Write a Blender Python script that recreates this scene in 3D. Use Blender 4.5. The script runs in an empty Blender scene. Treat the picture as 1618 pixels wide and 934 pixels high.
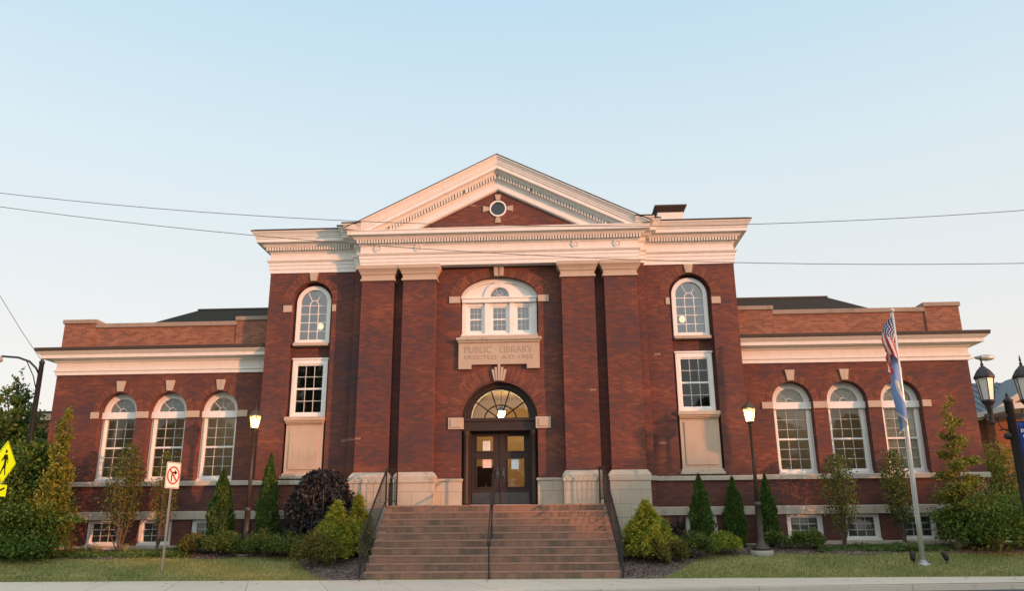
import bpy, bmesh, math, random
import numpy as np
from mathutils import Vector, Matrix
from mathutils.geometry import tessellate_polygon

random.seed(7)
RNG = np.random.default_rng(11)
PI = math.pi
R = math.radians
scene = bpy.context.scene
COL = scene.collection

# ------------------------------------------------------------------ camera
CAM = Vector((1.572, 0.0, 1.38))
F_PX, PITCH, ROLL, YAW = 1255.0, 0.281, -0.0086, 0.0461
def build_camera():
    cy, sy = math.cos(YAW), math.sin(YAW)
    right0 = Vector((cy, sy, 0))
    fwd_h = Vector((-sy, cy, 0))
    cp, sp = math.cos(PITCH), math.sin(PITCH)
    fwd = fwd_h * cp + Vector((0, 0, 1)) * sp
    up0 = Vector((0, 0, 1)) * cp - fwd_h * sp
    c, s = math.cos(-ROLL), math.sin(-ROLL)
    right = right0 * c - up0 * s
    up = up0 * c + right0 * s
    cd = bpy.data.cameras.new("camera")
    cd.sensor_width = 36.0
    cd.lens = F_PX / 1618.0 * 36.0
    cd.clip_end = 2000.0
    co = bpy.data.objects.new("camera", cd)
    COL.objects.link(co)
    m = Matrix((right, up, -fwd)).transposed().to_4x4()
    m.translation = CAM
    co.matrix_world = m
    scene.camera = co
build_camera()

# ------------------------------------------------------------------ light
SUN_AZ, SUN_EL = 60.0, 5.0          # degrees right of the facade normal, above the horizon
world = bpy.data.worlds.new("World")
scene.world = world
world.use_nodes = True
wn = world.node_tree.nodes
wl = world.node_tree.links
bg = wn["Background"]
sky = wn.new("ShaderNodeTexSky")
sky.sky_type = 'NISHITA'
sky.sun_disc = False
sky.sun_elevation = R(SUN_EL)
sky.sun_rotation = R(120.0)
sky.air_density = 1.0
sky.dust_density = 0.6
sky.ozone_density = 1.5
# pale evening haze over the clear sky: a gradient with height, mixed into the Nishita sky
tc = wn.new("ShaderNodeTexCoord")
sep = wn.new("ShaderNodeSeparateXYZ"); wl.new(tc.outputs["Generated"], sep.inputs[0])
rmp = wn.new("ShaderNodeValToRGB")
SKY_STOPS = [(0.0, (2.15, 1.86, 1.68)), (0.20, (1.96, 1.89, 1.84)), (0.42, (1.62, 1.87, 1.99)), (0.60, (1.22, 1.68, 1.98)), (0.74, (1.7, 2.2, 2.45)), (1.0, (2.2, 2.6, 2.75))]
els = rmp.color_ramp.elements
els[0].position = 0.0; els[0].color = (*[c / 3 for c in SKY_STOPS[0][1]], 1)
els[1].position = 1.0; els[1].color = (*[c / 3 for c in SKY_STOPS[-1][1]], 1)
for p_, c_ in SKY_STOPS[1:-1]:
    e_ = els.new(p_); e_.color = (*[c / 3 for c in c_], 1)
wl.new(sep.outputs[2], rmp.inputs[0])
vm = wn.new("ShaderNodeVectorMath"); vm.operation = 'SCALE'; vm.inputs[3].default_value = 3.0
wl.new(rmp.outputs[0], vm.inputs[0])
mxs = wn.new("ShaderNodeMix"); mxs.data_type = 'RGBA'
mxs.inputs[0].default_value = 0.92
wl.new(sky.outputs[0], mxs.inputs[6]); wl.new(vm.outputs[0], mxs.inputs[7])
# the half of the sky round the low sun is much brighter than the half in front of the camera
dt = wn.new("ShaderNodeVectorMath"); dt.operation = 'DOT_PRODUCT'
wl.new(tc.outputs["Generated"], dt.inputs[0]); dt.inputs[1].default_value = Vector((0.45, -0.85, 0.25)).normalized()
mr = wn.new("ShaderNodeMapRange"); mr.interpolation_type = 'SMOOTHSTEP'
mr.inputs[1].default_value = -0.1; mr.inputs[2].default_value = 0.95; mr.inputs[3].default_value = 0.0; mr.inputs[4].default_value = 1.0
wl.new(dt.outputs["Value"], mr.inputs[0])
gl = wn.new("ShaderNodeMix"); gl.data_type = 'RGBA'; gl.blend_type = 'ADD'
wl.new(mr.outputs[0], gl.inputs[0]); wl.new(mxs.outputs[2], gl.inputs[6]); gl.inputs[7].default_value = (1.55, 1.5, 1.42, 1)
wl.new(gl.outputs[2], bg.inputs[0])
bg.inputs[1].default_value = 0.15

to_sun = Vector((math.sin(R(SUN_AZ)) * math.cos(R(SUN_EL)), -math.cos(R(SUN_AZ)) * math.cos(R(SUN_EL)), math.sin(R(SUN_EL))))
sd = bpy.data.lights.new("sun", 'SUN')
sd.energy = 1.6
sd.angle = R(1.0)
sd.color = (1.0, 0.38, 0.17)
so = bpy.data.objects.new("sun", sd)
so.rotation_euler = to_sun.to_track_quat('Z', 'Y').to_euler()
so.location = (40, -20, 30)
COL.objects.link(so)
scene.view_settings.view_transform = 'Standard'
scene.view_settings.look = 'None'
scene.view_settings.exposure = 1.6
scene.view_settings.gamma = 1.0

# ------------------------------------------------------------------ node helpers
class NT:
    def __init__(self, name):
        self.m = bpy.data.materials.new(name)
        self.m.use_nodes = True
        self.t = self.m.node_tree
        self.n = self.t.nodes
        self.l = self.t.links
        self.b = self.n["Principled BSDF"]
        self.out = self.n["Material Output"]
    def new(self, typ, **kw):
        nd = self.n.new(typ)
        for k, v in kw.items():
            setattr(nd, k, v)
        return nd
    def link(self, a, b):
        self.l.new(a, b)
    def inp(self, sock, v):
        if hasattr(v, "is_output") or isinstance(v, bpy.types.NodeSocket):
            self.l.new(v, sock)
        else:
            sock.default_value = v
    def math(self, op, a, b=0.0, c=0.0):
        nd = self.n.new("ShaderNodeMath")
        nd.operation = op
        self.inp(nd.inputs[0], a); self.inp(nd.inputs[1], b); self.inp(nd.inputs[2], c)
        return nd.outputs[0]
    def mix(self, f, a, b, blend='MIX'):
        nd = self.n.new("ShaderNodeMix")
        nd.data_type = 'RGBA'
        nd.blend_type = blend
        self.inp(nd.inputs[0], f)
        self.inp(nd.inputs[6], a if not isinstance(a, tuple) else (*a, 1.0))
        self.inp(nd.inputs[7], b if not isinstance(b, tuple) else (*b, 1.0))
        return nd.outputs[2]
    def ramp(self, f, stops, interp='LINEAR'):
        nd = self.n.new("ShaderNodeValToRGB")
        nd.color_ramp.interpolation = interp
        el = nd.color_ramp.elements
        el[0].position = stops[0][0]; el[0].color = (*stops[0][1], 1)
        el[1].position = stops[-1][0]; el[1].color = (*stops[-1][1], 1)
        for p, c in stops[1:-1]:
            e = el.new(p); e.color = (*c, 1)
        self.l.new(f, nd.inputs[0])
        return nd.outputs[0]
    def noise(self, vec, scale, detail=3.0, rough=0.55):
        nd = self.n.new("ShaderNodeTexNoise")
        nd.inputs["Scale"].default_value = scale
        nd.inputs["Detail"].default_value = detail
        nd.inputs["Roughness"].default_value = rough
        if vec is not None:
            self.l.new(vec, nd.inputs["Vector"])
        return nd.outputs[0]
    def pos(self):
        return self.n.new("ShaderNodeNewGeometry").outputs["Position"]
    def xyz(self, v):
        nd = self.n.new("ShaderNodeSeparateXYZ"); self.l.new(v, nd.inputs[0])
        return nd.outputs
    def comb(self, x, y, z):
        nd = self.n.new("ShaderNodeCombineXYZ")
        self.inp(nd.inputs[0], x); self.inp(nd.inputs[1], y); self.inp(nd.inputs[2], z)
        return nd.outputs[0]
    def scale(self, v, s):
        nd = self.n.new("ShaderNodeVectorMath"); nd.operation = 'MULTIPLY'
        self.l.new(v, nd.inputs[0]); nd.inputs[1].default_value = s
        return nd.outputs[0]
    def bump(self, h, strength, dist=0.01):
        nd = self.n.new("ShaderNodeBump")
        nd.inputs["Strength"].default_value = strength
        nd.inputs["Distance"].default_value = dist
        self.l.new(h, nd.inputs["Height"])
        self.l.new(nd.outputs[0], self.b.inputs["Normal"])
    def base(self, c):
        if isinstance(c, tuple):
            self.b.inputs["Base Color"].default_value = (*c, 1)
        else:
            self.l.new(c, self.b.inputs["Base Color"])
    def rough(self, v):
        self.inp(self.b.inputs["Roughness"], v)

def brick_material(name, stops, mortar, bw=0.205, bh=0.0665, mj=0.008, uv=False, dirt=0.35, patch=0.5):
    k = NT(name)
    if uv:
        nd = k.new("ShaderNodeUVMap"); v = k.xyz(nd.outputs[0])
        u, z = v[0], v[1]
        pos = k.pos()
    else:
        pos = k.pos(); v = k.xyz(pos)
        u, z = k.math('ADD', v[0], v[1]), v[2]
    r = k.math('DIVIDE', z, bh)
    row = k.math('FLOOR', r)
    fz = k.math('FRACT', r)
    cu = k.math('ADD', k.math('DIVIDE', u, bw), k.math('MULTIPLY', k.math('FLOORED_MODULO', row, 2.0), 0.5))
    col = k.math('FLOOR', cu)
    fu = k.math('FRACT', cu)
    wnz = k.new("ShaderNodeTexWhiteNoise", noise_dimensions='2D')
    k.link(k.comb(col, row, 0.0), wnz.inputs["Vector"])
    rnd = wnz.outputs["Value"]
    big = k.noise(k.scale(pos, (0.55, 0.55, 1.1)), 1.0, 4.0, 0.6)
    val = k.math('ADD', k.math('MULTIPLY', rnd, 1.0 - patch), k.math('MULTIPLY', k.math('MULTIPLY_ADD', big, 3.2, -1.1), patch))
    c = k.ramp(val, stops)
    fine = k.noise(k.scale(pos, (1, 1, 1)), 55.0, 2.0)
    c = k.mix(k.math('MULTIPLY', fine, 0.35), c, k.mix(0.5, c, (0.02, 0.012, 0.012)))
    # horizontal streaks of soot and old water marks
    st = k.noise(k.scale(pos, (0.9, 0.9, 0.22)), 1.6, 5.0, 0.65)
    c = k.mix(k.math('MULTIPLY', k.math('GREATER_THAN', st, 0.35), k.math('MULTIPLY', st, dirt)), c, (0.045, 0.028, 0.028))
    # odd pale efflorescent bricks
    pale = k.math('GREATER_THAN', rnd, 0.9992)
    c = k.mix(k.math('MULTIPLY', pale, 0.35), c, (0.45, 0.30, 0.22))
    mz = k.math('LESS_THAN', fz, mj / bh)
    mu = k.math('LESS_THAN', fu, mj / bw)
    mm = k.math('MAXIMUM', mz, mu)
    c = k.mix(mm, c, mortar)
    k.base(c)
    k.rough(0.88)
    hgt = k.math('ADD', k.math('MULTIPLY', k.math('SUBTRACT', 1.0, mm), 0.7), k.math('MULTIPLY', k.math('ADD', fine, rnd), 0.25))
    k.bump(hgt, 0.6, 0.006)
    return k.m

def stone_material(name, a, b, stain, rough=0.85, joints=None, stain_amt=0.5, scale=1.0, spec=0.2, bias=-2.6):
    k = NT(name)
    p = k.pos()
    n1 = k.noise(p, 1.7 * scale, 5.0, 0.6)
    n2 = k.noise(p, 38.0, 3.0)
    c = k.mix(n1, a, b)
    c = k.mix(k.math('MULTIPLY', n2, 0.25), c, k.mix(0.5, c, (0.05, 0.045, 0.04)))
    n3 = k.noise(k.scale(p, (1.0, 1.0, 0.3)), 3.1 * scale, 6.0, 0.7)
    c = k.mix(k.math('MULTIPLY', k.math('SMOOTH_MIN', k.math('MAXIMUM', k.math('MULTIPLY_ADD', n3, 5.0, bias), 0.0), 1.0, 0.1), stain_amt), c, stain)
    if joints:
        v = k.xyz(p)
        u = k.math('ADD', v[0], v[1])
        row = k.math('DIVIDE', k.math('SUBTRACT', v[2], joints[2]), joints[1])
        cu = k.math('ADD', k.math('DIVIDE', u, joints[0]), k.math('MULTIPLY', k.math('FLOORED_MODULO', k.math('FLOOR', row), 2.0), 0.5))
        j = k.math('MAXIMUM', k.math('LESS_THAN', k.math('FRACT', row), 0.012 / joints[1]), k.math('LESS_THAN', k.math('FRACT', cu), 0.010 / joints[0]))
        w = k.new("ShaderNodeTexWhiteNoise", noise_dimensions='2D')
        k.link(k.comb(k.math('FLOOR', cu), k.math('FLOOR', row), 0.0), w.inputs["Vector"])
        c = k.mix(k.math('MULTIPLY', w.outputs["Value"], 0.3), c, k.mix(0.55, c, stain))
        c = k.mix(k.math('MULTIPLY', j, 0.6), c, (0.10, 0.085, 0.07))
    k.base(c)
    k.rough(rough)
    k.b.inputs["Specular IOR Level"].default_value = spec
    k.bump(k.math('ADD', n2, n3), 0.35, 0.006)
    return k.m

def paint_material(name, c, rough=0.5, dirt=0.15, dirt_c=(0.25, 0.22, 0.18), metallic=0.0, spec=0.4):
    k = NT(name)
    p = k.pos()
    n = k.noise(k.scale(p, (1, 1, 0.45)), 6.0, 6.0, 0.65)
    cc = k.mix(k.math('MULTIPLY', k.math('MAXIMUM', k.math('MULTIPLY_ADD', n, 3.0, -1.35), 0.0), dirt), c, dirt_c)
    n2 = k.noise(p, 90.0, 2.0)
    k.base(cc)
    k.rough(k.math('MULTIPLY_ADD', n, 0.2, rough - 0.1))
    k.b.inputs["Metallic"].default_value = metallic
    k.b.inputs["Specular IOR Level"].default_value = spec
    k.bump(n2, 0.12, 0.002)
    return k.m

def glass_material(name, refl, tint=(0.75, 0.8, 0.8), rough=0.02):
    k = NT(name)
    k.n.remove(k.b)
    tr = k.new("ShaderNodeBsdfTransparent"); tr.inputs[0].default_value = (*tint, 1)
    gl = k.new("ShaderNodeBsdfGlossy"); gl.inputs[0].default_value = (0.95, 0.97, 1, 1); gl.inputs[1].default_value = rough
    nz = k.noise(k.pos(), 1.3, 1.0)
    bp = k.new("ShaderNodeBump"); bp.inputs["Strength"].default_value = 0.15; bp.inputs["Distance"].default_value = 0.03
    k.link(nz, bp.inputs["Height"]); k.link(bp.outputs[0], gl.inputs["Normal"])
    fr = k.new("ShaderNodeFresnel"); fr.inputs[0].default_value = 1.5
    f = k.math('MINIMUM', k.math('ADD', k.math('MULTIPLY', fr.outputs[0], 0.7), refl), 1.0)
    mx = k.new("ShaderNodeMixShader")
    k.link(f, mx.inputs[0]); k.link(tr.outputs[0], mx.inputs[1]); k.link(gl.outputs[0], mx.inputs[2])
    k.link(mx.outputs[0], k.out.inputs[0])
    return k.m

def leaf_material(name, stops, rough=0.6, trans=0.25, clump=2.2):
    k = NT(name)
    at = k.new("ShaderNodeAttribute"); at.attribute_name = "tint"
    n = k.noise(k.pos(), clump, 2.0)
    f = k.math('ADD', k.math('MULTIPLY', at.outputs["Fac"], 0.65), k.math('MULTIPLY', k.math('MULTIPLY_ADD', n, 2.0, -0.5), 0.35))
    c = k.ramp(f, stops)
    k.base(c)
    k.rough(rough)
    k.b.inputs["Specular IOR Level"].default_value = 0.25
    tl = k.new("ShaderNodeBsdfTranslucent"); k.link(c, tl.inputs[0])
    mx = k.new("ShaderNodeMixShader"); mx.inputs[0].default_value = trans
    k.link(k.b.outputs[0], mx.inputs[1]); k.link(tl.outputs[0], mx.inputs[2]); k.link(mx.outputs[0], k.out.inputs[0])
    return k.m

def glow_material(name, c, strength):
    k = NT(name)
    k.base(c)
    k.b.inputs["Emission Color"].default_value = (*c, 1)
    k.b.inputs["Emission Strength"].default_value = strength
    return k.m

M = {}
M['brick'] = brick_material("red_brick", [(0.0, (0.060, 0.033, 0.041)), (0.25, (0.094, 0.036, 0.035)), (0.5, (0.138, 0.041, 0.028)), (0.75, (0.185, 0.053, 0.029)), (1.0, (0.26, 0.080, 0.037))], (0.082, 0.040, 0.034))
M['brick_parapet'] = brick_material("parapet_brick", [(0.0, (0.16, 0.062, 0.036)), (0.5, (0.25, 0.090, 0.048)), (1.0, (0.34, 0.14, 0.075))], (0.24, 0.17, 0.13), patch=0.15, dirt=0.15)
M['brick_arch'] = brick_material("arch_brick", [(0.0, (0.110, 0.038, 0.028)), (0.5, (0.165, 0.048, 0.027)), (1.0, (0.25, 0.078, 0.036))], (0.085, 0.045, 0.036), bw=0.22, bh=0.0725, uv=True, patch=0.1)
M['brick_far'] = brick_material("far_brick", [(0.0, (0.20, 0.065, 0.036)), (1.0, (0.36, 0.13, 0.065))], (0.25, 0.15, 0.11), dirt=0.1)
M['stone'] = stone_material("limestone", (0.50, 0.44, 0.36), (0.40, 0.35, 0.28), (0.10, 0.09, 0.075))
M['stone_block'] = stone_material("limestone_blocks", (0.54, 0.46, 0.37), (0.43, 0.36, 0.28), (0.27, 0.24, 0.17), joints=(0.62, 0.40, 1.94), stain_amt=0.6)
M['stone_warm'] = stone_material("warm_limestone", (0.50, 0.395, 0.31), (0.43, 0.335, 0.26), (0.16, 0.13, 0.10), stain_amt=0.3)
M['coping'] = stone_material("weathered_coping", (0.34, 0.26, 0.205), (0.25, 0.20, 0.16), (0.09, 0.08, 0.07))
M['pole_black'] = paint_material("black_pole_paint", (0.022, 0.022, 0.026), 0.4, 0.1, (0.05, 0.05, 0.05), 0.2)
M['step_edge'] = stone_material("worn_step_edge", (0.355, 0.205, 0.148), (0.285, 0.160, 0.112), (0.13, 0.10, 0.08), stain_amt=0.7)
M['stone_dark'] = stone_material("carved_letters", (0.41, 0.318, 0.245), (0.37, 0.285, 0.22), (0.2, 0.15, 0.1), stain_amt=0.2)
M['step'] = stone_material("sandstone_steps", (0.265, 0.138, 0.095), (0.34, 0.185, 0.130), (0.105, 0.086, 0.068), stain_amt=0.9, scale=0.55, joints=(1.9, 0.188, 0.05), bias=-2.15)
M['white'] = paint_material("white_paint", (0.74, 0.725, 0.69), 0.45, 0.12)
M['cream'] = paint_material("cream_cornice_paint", (0.70, 0.675, 0.635), 0.5, 0.22, (0.38, 0.32, 0.25))
M['muntin'] = paint_material("muntin_paint", (0.50, 0.50, 0.48), 0.45, 0.05)
M['dark_trim'] = paint_material("dark_brown_trim", (0.036, 0.023, 0.019), 0.5, 0.3, (0.07, 0.045, 0.037), 0.0, 0.25)
M['kick'] = paint_material("grey_kick_plate", (0.085, 0.082, 0.082), 0.35, 0.3, (0.15, 0.13, 0.12), 0.6)
M['slate'] = stone_material("dark_roof", (0.030, 0.025, 0.021), (0.046, 0.038, 0.031), (0.020, 0.017, 0.015), 0.95, spec=0.05)
M['copper'] = paint_material("brown_roof_edge", (0.060, 0.047, 0.040), 0.7, 0.3, (0.04, 0.033, 0.03), 0.0, 0.2)
M['iron'] = paint_material("black_iron", (0.024, 0.023, 0.024), 0.55, 0.25, (0.12, 0.045, 0.026), 0.2)
M['bronze'] = paint_material("bronze_post", (0.062, 0.047, 0.040), 0.5, 0.3, (0.11, 0.08, 0.06), 0.3)
M['steel'] = paint_material("galvanised_steel", (0.36, 0.36, 0.35), 0.45, 0.3, (0.22, 0.2, 0.18), 0.6)
M['pole'] = paint_material("satin_aluminium", (0.55, 0.54, 0.52), 0.4, 0.2, (0.35, 0.3, 0.25), 0.5)
M['concrete'] = stone_material("footing_concrete", (0.40, 0.37, 0.32), (0.33, 0.30, 0.26), (0.16, 0.14, 0.12))
M['glass'] = glass_material("window_glass", 0.012)
M['glass_sky'] = glass_material("upper_window_glass", 0.13)
M['glass_dark'] = glass_material("round_window_glass", 0.03, (0.2, 0.22, 0.22))
M['glass_door'] = glass_material("door_glass", 0.03, (0.95, 0.95, 0.93))
M['glass_lamp'] = glass_material("lantern_glass", 0.02, (1.0, 0.97, 0.9), 0.1)
M['plaster'] = paint_material("interior_plaster", (0.42, 0.38, 0.31), 0.7, 0.1)
M['plaster_warm'] = paint_material("vestibule_plaster", (0.60, 0.43, 0.21), 0.7, 0.1)
M['dim'] = paint_material("dim_interior", (0.34, 0.33, 0.31), 0.8, 0.1)
M['blind'] = paint_material("beige_blind", (0.66, 0.56, 0.41), 0.8, 0.1)
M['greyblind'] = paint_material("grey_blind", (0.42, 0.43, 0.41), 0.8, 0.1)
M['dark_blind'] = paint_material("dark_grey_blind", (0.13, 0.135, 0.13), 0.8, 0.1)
M['paper'] = paint_material("paper", (0.78, 0.78, 0.76), 0.6, 0.05)
M['bulb'] = glow_material("lamp_bulb", (1.0, 0.72, 0.36), 22.0)
M['globe'] = glow_material("globe_lamp", (1.0, 0.76, 0.40), 0.42)
M['milk'] = paint_material("milky_lantern_glass", (0.62, 0.58, 0.52), 0.3, 0.1)
M['pinkpaper'] = paint_material("pink_paper", (0.75, 0.52, 0.45), 0.6, 0.05)
M['bulb_soft'] = glow_material("lantern_shade_glow", (1.0, 0.82, 0.50), 4.0)
M['yellow'] = paint_material("fluorescent_yellow", (0.58, 0.90, 0.005), 0.4, 0.05)
M['black'] = paint_material("black_film", (0.012, 0.012, 0.012), 0.45, 0.05)
M['signwhite'] = paint_material("sign_white", (0.78, 0.76, 0.72), 0.4, 0.08)
M['signred'] = paint_material("sign_red", (0.42, 0.022, 0.025), 0.4, 0.05)
M['bark'] = stone_material("bark", (0.13, 0.095, 0.07), (0.08, 0.06, 0.045), (0.05, 0.04, 0.03), 0.9)
M['grey_metal'] = paint_material("blue_grey_metal_roof", (0.085, 0.10, 0.118), 0.6, 0.15, (0.1, 0.12, 0.13), 0.3)
M['banner'] = paint_material("blue_banner_cloth", (0.018, 0.045, 0.24), 0.8, 0.05)
M['wire'] = paint_material("black_cable", (0.09, 0.09, 0.095), 0.6, 0.05)
M['grey_box'] = paint_material("grey_utility_box", (0.30, 0.31, 0.31), 0.5, 0.2)

# ------------------------------------------------------------------ mesh helpers
class MB:
    def __init__(self):
        self.v = []; self.f = []; self.m = []; self.uv = {}; self.smooth = []
    def face(self, pts, mi=0, uvs=None, smooth=False):
        i = len(self.v)
        self.v += [tuple(p) for p in pts]
        if uvs: self.uv[len(self.f)] = uvs
        self.f.append(tuple(range(i, i + len(pts)))); self.m.append(mi); self.smooth.append(smooth)
    def mesh(self, verts, faces, mi=0, smooth=False):
        i = len(self.v)
        self.v += [tuple(p) for p in verts]
        for f in faces:
            self.f.append(tuple(i + q for q in f)); self.m.append(mi); self.smooth.append(smooth)
    def box(self, x0, x1, y0, y1, z0, z1, mi=0):
        v = [(x0, y0, z0), (x1, y0, z0), (x1, y1, z0), (x0, y1, z0), (x0, y0, z1), (x1, y0, z1), (x1, y1, z1), (x0, y1, z1)]
        self.mesh(v, [(0, 3, 2, 1), (4, 5, 6, 7), (0, 1, 5, 4), (1, 2, 6, 5), (2, 3, 7, 6), (3, 0, 4, 7)], mi)
    def prism(self, poly, y0, y1, holes=(), mi=0, back=True):
        """polygon in (x, z), extruded from y0 (front) to y1"""
        loops = [list(poly)] + [list(h) for h in holes]
        flat = [p for l in loops for p in l]
        tris = tessellate_polygon([[Vector((p[0], p[1], 0)) for p in l] for l in loops])
        for yy, flip in ((y0, False), (y1, True)):
            if flip and not back: continue
            fs = []
            for t in tris:
                a, b, c = (flat[q] for q in t)
                area = (b[0] - a[0]) * (c[1] - a[1]) - (b[1] - a[1]) * (c[0] - a[0])
                t = tuple(t) if (area > 0) != flip else tuple(reversed(t))
                fs.append(t)
            self.mesh([(p[0], yy, p[1]) for p in flat], fs, mi)
        for li, l in enumerate(loops):
            ar = sum(l[i][0] * l[(i + 1) % len(l)][1] - l[(i + 1) % len(l)][0] * l[i][1] for i in range(len(l)))
            if (ar > 0) == (li > 0): l = l[::-1]
            n = len(l)
            v = [(p[0], y0, p[1]) for p in l] + [(p[0], y1, p[1]) for p in l]
            self.mesh(v, [(i, i + n, (i + 1) % n + n, (i + 1) % n) for i in range(n)], mi)
    def tube(self, pts, r, n=8, mi=0, caps=True):
        pts = [Vector(p) for p in pts]
        rs = r if isinstance(r, (list, tuple)) else [r] * len(pts)
        vs = []; prev = None
        for i, p in enumerate(pts):
            d = (pts[min(i + 1, len(pts) - 1)] - pts[max(i - 1, 0)]).normalized()
            a = Vector((0, 0, 1)) if abs(d.z) < 0.9 else Vector((1, 0, 0))
            if prev is not None: a = prev
            s = d.cross(a).normalized()
            t = s.cross(d).normalized(); prev = t
            for k in range(n):
                w = 2 * PI * k / n
                vs.append(p + (s * math.cos(w) + t * math.sin(w)) * rs[i])
        fs = []
        for i in range(len(pts) - 1):
            for k in range(n):
                k2 = (k + 1) % n
                fs.append((i * n + k, i * n + k2, (i + 1) * n + k2, (i + 1) * n + k))
        self.mesh(vs, fs, mi, smooth=n > 5)
        if caps:
            self.mesh(vs[:n], [tuple(range(n))[::-1]], mi); self.mesh(vs[-n:], [tuple(range(n))], mi)
    def lathe(self, prof, c, n=16, mi=0, smooth=True, phase=0.0):
        vs = []
        for r, z in prof:
            for k in range(n):
                w = 2 * PI * k / n + phase
                vs.append((c[0] + r * math.cos(w), c[1] + r * math.sin(w), c[2] + z))
        fs = []
        for i in range(len(prof) - 1):
            for k in range(n):
                k2 = (k + 1) % n
                fs.append((i * n + k, i * n + k2, (i + 1) * n + k2, (i + 1) * n + k))
        self.mesh(vs, fs, mi, smooth)
        self.mesh(vs[:n], [tuple(range(n))[::-1]], mi); self.mesh(vs[-n:], [tuple(range(n))], mi)
    def sweep(self, path, prof, mi=0, caps=True):
        """prof: closed loop of (outward offset, z); path: plan polyline, outward on its right hand"""
        P = [Vector(p) for p in path]
        n = len(P)
        ds = [(P[i + 1] - P[i]).normalized() for i in range(n - 1)]
        nm = [Vector((d.y, -d.x)) for d in ds]
        rows = []
        for i in range(n):
            if i == 0: mdir = nm[0]
            elif i == n - 1: mdir = nm[-1]
            else:
                b = nm[i - 1] + nm[i]
                mdir = b / b.dot(nm[i])
            rows.append([(P[i].x + mdir.x * o, P[i].y + mdir.y * o, z) for o, z in prof])
        k = len(prof)
        vs = [q for r in rows for q in r]
        fs = []
        for i in range(n - 1):
            for j in range(k):
                j2 = (j + 1) % k
                fs.append((i * k + j, i * k + j2, (i + 1) * k + j2, (i + 1) * k + j))
        self.mesh(vs, fs, mi)
        if caps:
            self.mesh(rows[0], [tuple(range(k))], mi); self.mesh(rows[-1], [tuple(range(k))[::-1]], mi)
    def build(self, name, mat, parent=None, bevel=0.0, fix=True):
        me = bpy.data.meshes.new(name)
        me.from_pydata(self.v, [], self.f)
        mats = mat if isinstance(mat, (list, tuple)) else [mat]
        for q in mats: me.materials.append(q)
        me.polygons.foreach_set("material_index", self.m)
        me.polygons.foreach_set("use_smooth", self.smooth)
        if self.uv:
            ul = me.uv_layers.new(name="UVMap")
            for fi, uvs in self.uv.items():
                for li, q in zip(me.polygons[fi].loop_indices, uvs): ul.data[li].uv = q
        if fix:
            bm = bmesh.new(); bm.from_mesh(me)
            bmesh.ops.remove_doubles(bm, verts=bm.verts, dist=1e-5)
            bmesh.ops.recalc_face_normals(bm, faces=bm.faces)
            bm.to_mesh(me); bm.free()
        me.update()
        o = bpy.data.objects.new(name, me)
        COL.objects.link(o)
        if parent is not None:
            o.parent = parent
            o.matrix_parent_inverse = world_inv(parent)
        if bevel:
            b = o.modifiers.new("bevel", 'BEVEL'); b.width = bevel; b.segments = 2; b.limit_method = 'ANGLE'; b.angle_limit = R(50)
        return o

def world_inv(o):
    """parts are modelled in world coordinates (or at the origin for things that get copied)"""
    return Matrix.Translation(-Vector(o.location)) if o.type == 'EMPTY' else Matrix()

def tag(o, label, cat, group=None):
    o["label"] = label; o["category"] = cat
    if group: o["group"] = group
    return o
def thing(name, label, cat, loc=(0, 0, 0), group=None):
    o = bpy.data.objects.new(name, None)
    o.empty_display_size = 0.2
    COL.objects.link(o); o.location = loc
    return tag(o, label, cat, group)
def struct(o, kind="structure", label=None):
    o["kind"] = kind
    if label: o["label"] = label
    return o
def kids(o):
    return [c for c in bpy.data.objects if c.parent is o]
def copy_thing(root, loc, rz=0.0, scale=1.0, label=None):
    r = root.copy(); COL.objects.link(r)
    r.location = loc; r.rotation_euler = (0, 0, rz); r.scale = (scale,) * 3 if not isinstance(scale, tuple) else scale
    if label: r["label"] = label
    for c in kids(root):
        cc = c.copy(); COL.objects.link(cc); cc.parent = r
        for g in kids(c):
            gg = g.copy(); COL.objects.link(gg); gg.parent = cc
    return r

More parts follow.
